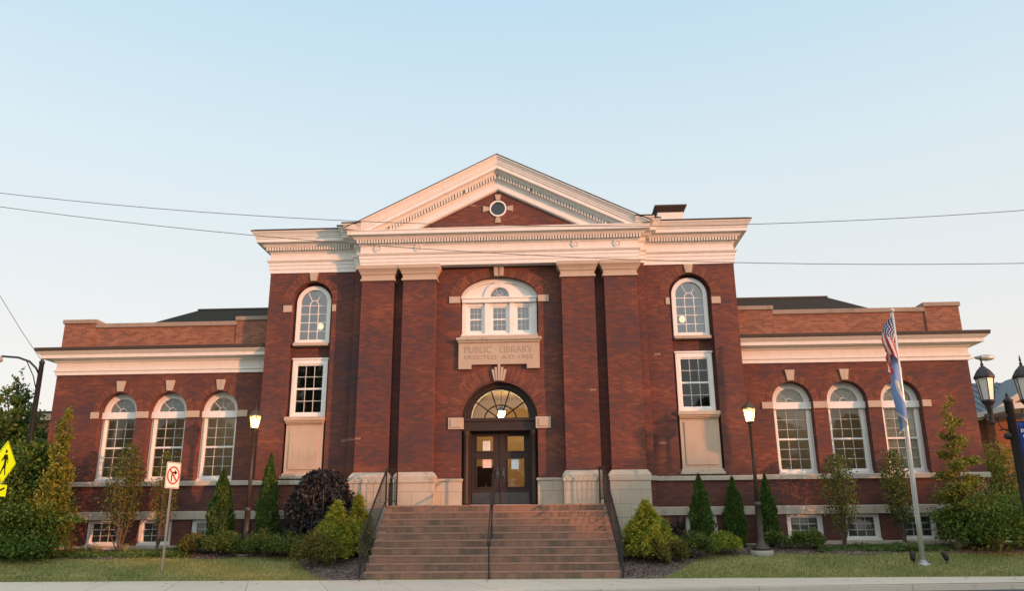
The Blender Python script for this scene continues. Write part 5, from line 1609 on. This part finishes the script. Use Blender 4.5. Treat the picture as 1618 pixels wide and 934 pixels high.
def columnar(x, y, h, r, mat, label, seed, dens=4200, lean=0.0):
    z0 = zg(y)
    rng = np.random.default_rng(seed)
    t = thing("columnar_tree", label, "columnar tree", (x, y, z0), "young columnar trees in front of the wing windows")
    paths = []; tips = []
    for i in range(13):
        a = rng.random() * 2 * PI
        top = h * (0.55 + 0.43 * rng.random())
        w = r * (0.25 + 0.65 * rng.random())
        b0 = 0.15 + 0.6 * rng.random()
        p0 = np.array([x + 0.03 * math.cos(a), y + 0.03 * math.sin(a), z0 + b0 * 0.6 if i > 3 else z0 - 0.05])
        pts = []
        for q in range(7):
            s_ = q / 6
            ww = w * math.sin(min(1.0, s_ * 1.15) * PI * 0.62)
            pts.append((x + lean * s_ + ww * math.cos(a) + 0.02 * rng.normal(), y + ww * math.sin(a) + 0.02 * rng.normal(), p0[2] + (z0 + top - p0[2]) * s_))
        paths.append((pts, [0.022 * (1 - 0.8 * q / 6) for q in range(7)], 5))
        tips += [pts[q] for q in range(2, 7)] * 1
    paths.append(([(x, y, z0 - 0.1), (x, y, z0 + 0.7), (x + lean * 0.6, y, z0 + h * 0.8)], [0.05, 0.04, 0.008], 6))
    limb_mesh("trunk", paths, t)
    n = dens
    tt = 0.24 + 0.76 * rng.beta(1.5, 1.35, n)
    env = np.sin(np.clip((tt - 0.12) / 0.92, 0, 1) * PI) ** 0.75
    ph = rng.random(n) * 2 * PI
    rad = r * env * rng.random(n) ** 0.55
    clump = rng.random(n) < 0.45
    P = np.stack([x + lean * tt + rad * np.cos(ph), y + rad * np.sin(ph), z0 + tt * h], 1)
    T = np.array(tips)
    k = clump.sum()
    P[clump] = T[rng.integers(0, len(T), k)] + rng.normal(size=(k, 3)) * np.array([0.09, 0.09, 0.14])
    D = np.stack([np.cos(ph) * 0.5, np.sin(ph) * 0.5, np.full(n, 0.5)], 1)
    A, B = leaf_axes(D, n, 0.042, 0.022, 0.8)
    quads_object("crown", P, A, B, mat, t)
columnar(-11.65, 24.8, 3.30, 0.60, LM['rust'], "rusty columnar tree in front of the leftmost arched window", 21, 2900)
columnar(-10.45, 24.8, 3.05, 0.42, LM['rust'], "thin sparse columnar tree behind the no right turn sign", 22, 1300)
columnar(10.12, 24.8, 2.68, 0.56, LM['olive'], "olive columnar tree in front of the middle arched window of the right wing", 23, 2300)
columnar(11.86, 24.8, 2.78, 0.50, LM['olive'], "olive columnar tree just left of the flagpole", 24, 2600)

# purple weeping beech
x, y, h = -5.30, 24.1, 2.36
z0 = zg(y)
t = thing("weeping_tree", "dark purple weeping dwarf tree left of the steps", "weeping tree", (x, y, z0))
paths = [([(x, y, z0 - 0.1), (x + 0.02, y, z0 + 1.2), (x, y, z0 + 2.0)], [0.07, 0.06, 0.04], 8)]
for i in range(16):
    a = 2 * PI * i / 16
    rr = 0.80
    paths.append(([(x, y, z0 + 1.95), (x + 0.4 * rr * math.cos(a), y + 0.4 * rr * math.sin(a), z0 + 2.18), (x + 0.85 * rr * math.cos(a), y + 0.85 * rr * math.sin(a), z0 + 1.75), (x + rr * math.cos(a), y + rr * math.sin(a), z0 + 0.7)], [0.02, 0.016, 0.012, 0.006], 5))
limb_mesh("trunk", paths, t)
n = 8500
ph = RNG.random(n) * 2 * PI
s_ = RNG.random(n) ** 0.75
rr = np.where(s_ < 0.35, (s_ / 0.35) ** 0.6 * 0.80, 0.80 + 0.10 * np.sin((s_ - 0.35) * 4))
lump = 1 + 0.11 * np.sin(ph * 3 + s_ * 5) + 0.09 * np.sin(ph * 7 - s_ * 11) + 0.05 * np.sin(ph * 15 + s_ * 4)
zz = z0 + np.where(s_ < 0.35, 2.36 - 0.62 * (s_ / 0.35) ** 2.0, 1.74 - (s_ - 0.35) / 0.65 * 1.55) + 0.05 * np.sin(ph * 7)
rad = rr * lump * (0.86 + 0.18 * RNG.random(n))
P = np.stack([x + rad * np.cos(ph), y + rad * np.sin(ph) * 0.9, zz], 1) + RNG.normal(size=(n, 3)) * 0.03
D = np.stack([np.cos(ph) * 0.5, np.sin(ph) * 0.5, np.full(n, -0.9)], 1)
A, B = leaf_axes(D, n, 0.054, 0.036, 0.5)
quads_object("foliage", P, A, B, LM['purple'], t)

def feathery(x, y, h, r, label, seed, n_sp=560, mat='gold'):
    """thread-leaf shrub: arching sprays with drooping tips"""
    z0 = zg(y)
    rng = np.random.default_rng(seed)
    t = thing("golden_shrub", label, "shrub", (x, y, z0), "golden feathery shrubs beside the steps")
    paths = []; PP = []; DD = []; TT = []
    leaders = [(0.0, 0.0, 1.0, 1.0), (0.50 * r, 0.1 * r, 0.66, 0.62), (-0.46 * r, -0.1 * r, 0.56, 0.66), (0.1 * r, -0.45 * r, 0.5, 0.6), (-0.2 * r, 0.3 * r, 0.78, 0.5)]
    for i in range(n_sp):
        a = rng.random() * 2 * PI
        ox, oy, hf, rf_ = leaders[(0, 0, 0, 1, 2, 3, 4)[i % 7]]
        lv = rng.random() ** 0.85
        rbase = r * rf_ * (1 - lv) ** 0.7 * (0.55 + 0.6 * rng.random()) + 0.05
        zb = z0 + 0.10 + lv * h * hf * 0.9
        out = rbase
        k = 16
        s_ = np.linspace(0.25, 1, k)
        px_ = x + ox + out * s_ * math.cos(a); py_ = y + oy + out * s_ * math.sin(a)
        pz_ = zb + 0.28 * np.sin(s_ * 2.3) * (0.5 + 0.4 * rng.random()) - 0.12 * s_ ** 3
        pts = np.stack([px_, py_, pz_], 1)
        if i % 12 == 0:
            paths.append(([(x, y, z0 + lv * h * 0.7), tuple(pts[5]), tuple(pts[-3])], [0.012, 0.008, 0.004], 4))
        pts = np.repeat(pts, 2, 0) + rng.normal(size=(k * 2, 3)) * 0.035
        d = np.array([math.cos(a), math.sin(a), 0.25])
        PP.append(pts); DD.append(np.tile(d, (k * 2, 1)))
        TT.append(np.clip(np.repeat(s_, 2) * 0.75 + 0.25 * rng.random(k * 2) - 0.05, 0, 1))
    paths.append(([(x, y, z0 - 0.05), (x, y, z0 + h * 0.75)], [0.05, 0.015], 6))
    limb_mesh("stem", paths, t)
    P = np.concatenate(PP); D = np.concatenate(DD); n = len(P)
    A, B = leaf_axes(D, n, 0.050, 0.012, 0.5)
    quads_object("foliage", P, A, B, LM[mat], t, np.concatenate(TT))
feathery(-4.55, 23.2, 1.50, 0.78, "larger golden feathery shrub in front of the purple weeping tree", 31)
feathery(-4.08, 23.85, 1.62, 0.46, "smaller golden feathery shrub against the left stone pedestal", 32, 330)
feathery(4.18, 23.0, 1.46, 0.92, "golden feathery shrub right of the iron handrail at the right pedestal", 33, 600)

def low_shrub(x, y, h, rx, ry, mat, label, seed, n=2600, leaf=0.034):
    h *= 1.22; rx *= 1.16; ry *= 1.1; n = int(n * 1.25)
    z0 = zg(y) + 0.03
    rng = np.random.default_rng(seed)
    t = thing("low_shrub", label, "shrub", (x, y, z0), "low shrubs in the planting beds")
    paths = []
    for i in range(12):
        a = rng.random() * 2 * PI; w = 0.3 + 0.6 * rng.random()
        paths.append(([(x, y, z0 - 0.04), (x + rx * w * 0.5 * math.cos(a), y + ry * w * 0.5 * math.sin(a), z0 + h * 0.5), (x + rx * w * math.cos(a), y + ry * w * math.sin(a), z0 + h * (0.7 + 0.25 * rng.random()))], [0.014, 0.010, 0.005], 4))
    limb_mesh("stem", paths, t)
    nb = 26
    ca = rng.random(nb) * 2 * PI; cr = rng.random(nb) ** 0.5 * 0.85
    C = np.stack([x + rx * cr * np.cos(ca), y + ry * cr * np.sin(ca), z0 + h * (0.30 + 0.48 * (1 - cr ** 2)) * (0.75 + 0.4 * rng.random(nb))], 1)
    S = np.stack([np.full(nb, rx * 0.24), np.full(nb, ry * 0.24), h * (0.16 + 0.08 * rng.random(nb))], 1)
    idx = rng.integers(0, nb, n)
    d = unit(rng.normal(size=(n, 3))) * (0.45 + 0.75 * rng.random((n, 1)) ** 0.6)
    P = C[idx] + d * S[idx] * 1.25
    P[:, 2] = np.maximum(P[:, 2], z0 + 0.02)
    D = d + np.array([0, 0, 0.5])
    A, B = leaf_axes(D, n, leaf, leaf * 0.5, 0.6)
    quads_object("foliage", P, A, B, LM[mat], t)
for a in ((-8.15, 24.0, 0.55, 0.75, 0.40, 'shrub', "rounded green shrub at the foot of the evergreen left of the left lamp post", 41, 3200),
          (-8.95, 24.1, 0.48, 0.52, 0.35, 'brown', "olive shrub between the steel sign post and the evergreen", 42, 2200),
          (-6.72, 23.75, 0.62, 0.55, 0.42, 'shrub', "green shrub right of the left lamp post base", 43, 2600),
          (-5.85, 23.5, 0.62, 0.58, 0.42, 'shrub', "bright green juniper at the foot of the purple weeping tree", 44, 2800),
          (-4.85, 22.35, 0.74, 0.58, 0.45, 'brown', "bronze green shrub lowest in the left bed beside the lawn", 45, 3200),
          (4.66, 22.55, 0.58, 0.50, 0.42, 'brown', "bronze green shrub lowest in the right bed beside the lawn", 46, 2800),
          (4.92, 23.7, 0.62, 0.45, 0.38, 'purple', "dark leaved shrub behind the golden shrub right of the steps", 47, 2000),
          (5.45, 23.2, 0.55, 0.55, 0.40, 'shrub', "green shrub in front of the evergreen at the right basement window", 48, 2600),
          (6.42, 23.65, 0.52, 0.42, 0.36, 'gold', "yellow green shrub left of the right lamp footing", 49, 2200),
          (8.00, 24.3, 0.42, 0.42, 0.30, 'shrub', "small green shrub at the foot of the evergreen right of the lamp footing", 50, 1800),
          (8.85, 24.2, 0.48, 0.46, 0.32, 'shrub', "green shrub below the first basement window of the right wing", 51, 2000)):
    low_shrub(*a)

# trees and tall bushes at the ends of the library
def crown_tree(name, cat, x, y, z0, h, clumps, mat, label, seed, n, leaf, trunk_r=0.07, flare=0.25, group=None):
    """clumps: (dx, dy, z above ground, rx, rz)"""
    rng = np.random.default_rng(seed)
    t = thing(name, label, cat, (x, y, z0), group)
    paths = [([(x, y, z0 - 0.1), (x + 0.03, y, z0 + h * 0.35), (x - 0.02, y, z0 + h * 0.7), (x, y, z0 + h * 0.95)], [trunk_r, trunk_r * 0.75, trunk_r * 0.45, trunk_r * 0.12], 8)]
    W = np.array([c[3] ** 2 * c[4] for c in clumps]); W = W / W.sum()
    PP, DD = [], []
    for c, w in zip(clumps, W):
        cx, cy, cz = x + c[0], y + c[1], z0 + c[2]
        paths.append(([(x, y, z0 + c[2] * 0.62), ((x * 0.5 + cx * 0.5), (y + cy) / 2, z0 + c[2] * 0.88), (cx, cy, cz)], [trunk_r * 0.4, trunk_r * 0.25, trunk_r * 0.08], 5))
        k = max(40, int(n * w))
        ns = max(5, int(k / 55))
        cd = unit(rng.normal(size=(ns, 3))) * (0.35 + 0.65 * rng.random((ns, 1)) ** 0.5)
        sub = np.array([cx, cy, cz]) + cd * np.array([c[3], c[3], c[4]])
        idx = rng.integers(0, ns, k)
        P = sub[idx] + rng.normal(size=(k, 3)) * np.array([c[3], c[3], c[4] * 0.8]) * flare
        PP.append(P); DD.append(unit(P - np.array([cx, cy, cz])) + np.array([0, 0, -0.15]))
    limb_mesh("trunk", paths, t)
    P = np.concatenate(PP); D = np.concatenate(DD)
    P[:, 2] = np.maximum(P[:, 2], z0 + 0.03)
    A, B = leaf_axes(D, len(P), leaf, leaf * 0.52, 0.75)
    quads_object("crown", P, A, B, mat, t)
    return t
def cone_clumps(h, r, zlo, n, seed, power=0.9):
    rng = np.random.default_rng(seed); out = []
    for i in range(n):
        f = (i + 0.5) / n
        z = zlo + (h - zlo) * f
        a = i * 2.4; w = r * (1 - f) ** power
        out.append((w * 0.6 * math.cos(a), w * 0.6 * math.sin(a), z, max(0.12, w * 0.55), max(0.16, (h - zlo) / n * 1.6)))
    return out
crown_tree("conifer_tree", "tree", -17.15, 27.0, 0.67, 5.9, cone_clumps(5.9, 2.1, 1.0, 24, 5, 0.7), LM['mid'], "tall dark tree rising at the left edge behind the crossing sign", 61, 34000, 0.065, 0.12, 0.33)
crown_tree("young_tree", "tree", -13.45, 24.1, 0.55, 4.2, cone_clumps(4.2, 0.50, 0.9, 20, 6, 0.55), LM['bright'], "slender yellow green tree at the library's left corner", 62, 6600, 0.050, 0.045, 0.55)
crown_tree("young_tree", "tree", -14.35, 24.6, 0.6, 3.6, [(-0.1, 0, 2.9, 0.55, 0.5), (-0.6, 0, 2.3, 0.6, 0.55), (0.25, 0.1, 2.1, 0.45, 0.5), (-0.1, -0.2, 1.6, 0.6, 0.55), (-0.8, 0, 1.5, 0.6, 0.6)], LM['mid'], "mid green leafy tree right of the crossing sign, in front of the street light pole", 63, 12500, 0.055, 0.06, 0.36)
crown_tree("tall_bush", "bush", -13.45, 23.75, 0.5, 1.9, [(0, 0, 0.95, 0.5, 0.5), (-0.7, 0.1, 1.15, 0.55, 0.55), (-1.3, 0, 1.0, 0.6, 0.6), (0.35, 0.1, 0.7, 0.32, 0.32), (0.72, 0, 1.12, 0.34, 0.10), (-0.3, -0.2, 0.45, 0.8, 0.35), (-1.4, -0.1, 0.4, 0.6, 0.35), (-2.1, 0, 0.9, 0.6, 0.6)], LM['mid'], "broad leafy bush spreading along the ground at the library's left corner", 64, 17000, 0.048, 0.03, 0.36)
crown_tree("young_tree", "tree", 13.45, 24.3, 0.6, 4.25, [(0.46 * math.cos(i * 2.1) * (1.15 - i / 18), 0.4 * math.sin(i * 2.1) * (1.1 - i / 18), 0.7 + i * 0.195, 0.30 * (1.2 - i / 19), 0.15) for i in range(19)], LM['bright'], "slender airy yellow green tree at the library's right corner", 65, 6200, 0.050, 0.035, 0.48)
crown_tree("tall_bush", "bush", 13.75, 24.05, 0.57, 1.7, [(0, 0, 0.9, 0.8, 0.5), (-0.65, 0, 0.6, 0.5, 0.45), (0.75, 0.1, 1.0, 0.7, 0.5), (0.3, -0.1, 0.5, 0.8, 0.4), (1.2, 0.2, 0.7, 0.6, 0.45), (-0.2, 0.1, 1.25, 0.5, 0.3)], LM['mid'], "broad leafy green bush below the slender tree at the right corner", 66, 11500, 0.048, 0.03, 0.46)
crown_tree("young_tree", "tree", 15.75, 26.2, 0.67, 3.4, [(0, 0, 2.8, 0.45, 0.4), (-0.5, 0.1, 2.2, 0.5, 0.45), (0.45, 0, 2.0, 0.6, 0.5), (-0.2, -0.2, 1.4, 0.7, 0.5), (0.8, 0, 1.2, 0.6, 0.5), (-0.7, 0, 1.0, 0.5, 0.5)], LM['bright'], "loose yellow green tree behind the bush at the right edge", 67, 5200, 0.052, 0.045, 0.46)
crown_tree("tall_bush", "bush", 15.6, 25.2, 0.67, 1.5, [(0, 0, 0.8, 0.8, 0.55), (0.9, 0, 0.9, 0.8, 0.6), (-0.5, 0, 0.6, 0.5, 0.4)], LM['mid'], "dark green bush at the right edge behind the brighter bush", 68, 4200, 0.042, 0.03, 0.33)

# grass tufts and ground cover
def tuft(x, y, label, seed, h=0.34, n=90):
    z0 = zg(y) + 0.03
    rng = np.random.default_rng(seed)
    m = MB()
    for i in range(n):
        a = rng.random() * 2 * PI; ln = h * (0.7 + 0.5 * rng.random()); sp = 0.12 + 0.32 * rng.random()
        w = 0.009
        pts = []
        for q in range(4):
            s_ = q / 3
            pts.append(Vector((x + sp * s_ * math.cos(a) + 0.04 * math.cos(a * 3), y + sp * s_ * math.sin(a), z0 - 0.02 + ln * math.sin(s_ * 1.9))))
        side = Vector((-math.sin(a), math.cos(a), 0)) * w
        for q in range(3):
            w0, w1 = (1 - q / 3.2), (1 - (q + 1) / 3.2)
            m.face([pts[q] - side * w0, pts[q] + side * w0, pts[q + 1] + side * w1, pts[q + 1] - side * w1])
    o = m.build("grass_tuft", LM['variegated'], None, fix=False)
    at = o.data.attributes.new("tint", 'FLOAT', 'FACE'); at.data.foreach_set("value", np.repeat(rng.random(n), 3).astype(np.float32))
    tag(o, label, "ornamental grass", "tufts of striped grass in the beds")
for (x, y, lb, sd_, h) in ((12.95, 23.95, "striped grass tuft right of the flagpole, leftmost of the pale tufts at the right", 71, 0.26),
                       (13.95, 23.75, "largest pale striped grass tuft under the right bush", 72, 0.36), (14.85, 23.9, "pale striped grass tuft near the right edge", 73, 0.36),
                       (11.6, 24.05, "small grass tuft left of the flagpole behind the lawn", 74, 0.22), (-12.1, 24.3, "pale grass tuft in front of the leftmost basement window", 75, 0.30),
                       (-11.2, 24.35, "pale grass tuft between the two leftmost basement windows", 76, 0.28), (-12.75, 24.25, "pale grass tuft beside the left corner bush", 77, 0.28),
                       (-10.0, 24.35, "pale grass tuft just left of the no right turn sign", 78, 0.24), (10.35, 24.2, "bright grass tuft by the olive tree in the middle of the right bed", 79, 0.26)):
    tuft(x, y, lb, sd_, h)
def cover(name, x0, x1, y0, y1, h, n, mat, label):
    x = x0 + (x1 - x0) * RNG.random(n); y = y0 + (y1 - y0) * RNG.random(n)
    keep = np.sin(x * 2.1) * 0.12 + np.sin(x * 5.3) * 0.08 + 0.25 < (y - y0) / (y1 - y0) + 0.35 * RNG.random(n)
    x, y = x[keep], y[keep]
    z = np.array([zg(q) for q in y]) + 0.03 + h * RNG.random(len(x)) * (0.6 + 0.4 * np.sin(x * 3.1) * np.cos(x * 1.3))
    P = np.stack([x, y, z], 1)
    A, B = leaf_axes(np.tile(np.array([0, 0, 0.6]), (len(x), 1)), len(x), 0.036, 0.018, 0.8)
    o = quads_object(name, P, A, B, mat); struct(o, "stuff", label)
cover("ground_cover", -14.6, -9.0, 23.72, 24.5, 0.17, 9000, LM['ground'], "dense green ground cover along the left bed")
cover("ground_cover", 9.1, 12.9, 23.85, 24.6, 0.14, 5200, LM['ground'], "low green ground cover along the right bed")

# lawn grass blades
n = 110000
x = -17 + 34 * RNG.random(n); y = 21.15 + 2.75 * RNG.random(n) ** 1.15 - 0.05 * np.abs(np.sin(x * 3.3) * np.sin(x * 7.9 + 1)) * RNG.random(n)
yb = np.array([y_bed(q) for q in x])
ok = (y < yb + 0.05 * RNG.normal(size=n)) & (np.abs(x) > 3.7)
x, y = x[ok], y[ok]; n = len(x)
z = np.array([zg(q) for q in y])
hh = 0.022 + 0.024 * RNG.random(n)
P = np.stack([x, y, z + hh * 0.8], 1)
a = RNG.random(n) * 2 * PI
A = np.stack([0.4 * np.cos(a), 0.4 * np.sin(a), np.ones(n)], 1); A = unit(A) * hh[:, None]
B = np.stack([-np.sin(a), np.cos(a), np.zeros(n)], 1) * 0.0055
struct(quads_object("grass", P, A, B, LM['grass']), "stuff", "short patchy lawn grass")
# bark chips in the open parts of the beds
n = 9000
sgn = np.where(RNG.random(n) < 0.5, -1, 1); x = sgn * (3.4 + 6.0 * RNG.random(n)); y = 21.15 + 3.3 * RNG.random(n)
ok = y > np.array([y_bed(q) for q in x]) + 0.04
x, y = x[ok], y[ok]; n = len(x)
P = np.stack([x, y, np.array([zg(q) for q in y]) + 0.055 + 0.03 * RNG.random(n)], 1)
A, B = leaf_axes(rand_dirs(n) * np.array([1, 1, 0.25]), n, 0.030, 0.012, 0.2)
LM['chip'] = leaf_material("bark_chip", [(0.0, (0.030, 0.017, 0.013)), (0.5, (0.11, 0.07, 0.056)), (0.85, (0.24, 0.175, 0.15)), (1.0, (0.48, 0.40, 0.35))], trans=0.0)
struct(quads_object("bark_chips", P, A, B, LM['chip']), "stuff", "loose bark chips in the planting beds")

# trees across the street behind the camera: they show in the panes and shade the foot of the building
def far_trees():
    PP, DD = [], []
    rng = np.random.default_rng(91)
    spots = []
    for i in range(17):
        spots.append((-62 + i * 7.4 + rng.normal() * 1.2, -44 + rng.normal() * 3, 11.5 + rng.random() * 4.0, 4.3))
    spots += [(-31, -46, 22.5, 4.6), (-25, -50, 24.0, 4.2)]
    d = Vector((0.5, 0.866)); c = Vector((61, -9.5))
    for i in range(13):
        s_ = -17 + i * 2.85
        q = c + d * s_
        spots.append((q.x + rng.normal() * 1.5, q.y + rng.normal() * 1.0, 7.3 + rng.random() * 1.5, 2.2))
    paths = []
    for (x, y, h, r) in spots:
        paths.append(([(x, y, -0.2), (x, y, h * 0.7)], [0.25, 0.08], 6))
        k = 1500
        th = rng.random(k) * 2 * PI; cz = rng.random(k)
        rad = r * np.sqrt(np.clip(1 - (2 * cz - 1) ** 2, 0, 1)) * (0.75 + 0.3 * rng.random(k)) * (1 + 0.18 * np.sin(th * 3 + cz * 9))
        PP.append(np.stack([x + rad * np.cos(th), y + rad * np.sin(th), h * (0.16 + 0.84 * cz)], 1)); DD.append(np.stack([np.cos(th), np.sin(th), cz - 0.5], 1))
    P = np.concatenate(PP); D = np.concatenate(DD)
    A, B = leaf_axes(D, len(P), 0.48, 0.30, 0.9)
    for i in range(46):                                   # low wood beyond the library
        x, y, h, r = -150 + i * 6.7 + rng.normal(), 135 + rng.normal() * 5, 8 + rng.random() * 4, 4.5
        k = 420
        th = rng.random(k) * 2 * PI; cz = rng.random(k)
        rad = r * np.sqrt(np.clip(1 - (2 * cz - 1) ** 2, 0, 1)) * (0.8 + 0.25 * rng.random(k))
        PP.append(np.stack([x + rad * np.cos(th), y + rad * np.sin(th), 0.6 + h * (0.02 + 0.98 * cz)], 1)); DD.append(np.stack([np.cos(th), np.sin(th), cz - 0.5], 1))
    P = np.concatenate(PP); D = np.concatenate(DD)
    A, B = leaf_axes(D, len(P), 0.55, 0.36, 0.9)
    o = quads_object("distant_trees", P, A, B, LM['dark']); struct(o, "stuff", "row of trees across the street")
far_trees()

# standing seams on the far metal roof
def seams():
    t = next(o for o in bpy.data.objects if o.get("label", "").startswith("brick building with a blue grey"))
    roof = next(o for o in kids(t) if o.name.startswith("roof"))
    for i in range(12):
        x = 24.2 + i * 0.55
        m = MB(); m.tube([(x, 45.6, 7.12), (x, 51, 9.73)], 0.035, 4); m.build("standing_seam", M['grey_metal'], roof)
seams()

# a scatter of dry leaves on the pavement and the foot of the steps
n = 70
x = -14 + 28 * RNG.random(n); y = 18.6 + 2.5 * RNG.random(n) ** 0.5
ok = y > np.array([curb_y(q) for q in x]) + 0.25
x, y = x[ok], y[ok]; n = len(x)
P = np.stack([x, y, np.full(n, 0.060)], 1)
a = RNG.random(n) * 2 * PI; ln = 0.035 + 0.03 * RNG.random(n)
A = np.stack([np.cos(a), np.sin(a), 0.12 * RNG.normal(size=n)], 1) * ln[:, None]
B = np.stack([-np.sin(a), np.cos(a), 0.12 * RNG.normal(size=n)], 1) * ln[:, None] * 0.55
P[:, 2] += np.abs(A[:, 2]) + np.abs(B[:, 2])
LM['dry'] = leaf_material("dry_leaf", [(0.0, (0.07, 0.04, 0.022)), (0.6, (0.16, 0.09, 0.04)), (1.0, (0.28, 0.19, 0.09))], trans=0.1)
struct(quads_object("fallen_leaves", P, A, B, LM['dry']), "stuff", "scattered dry leaves on the pavement")
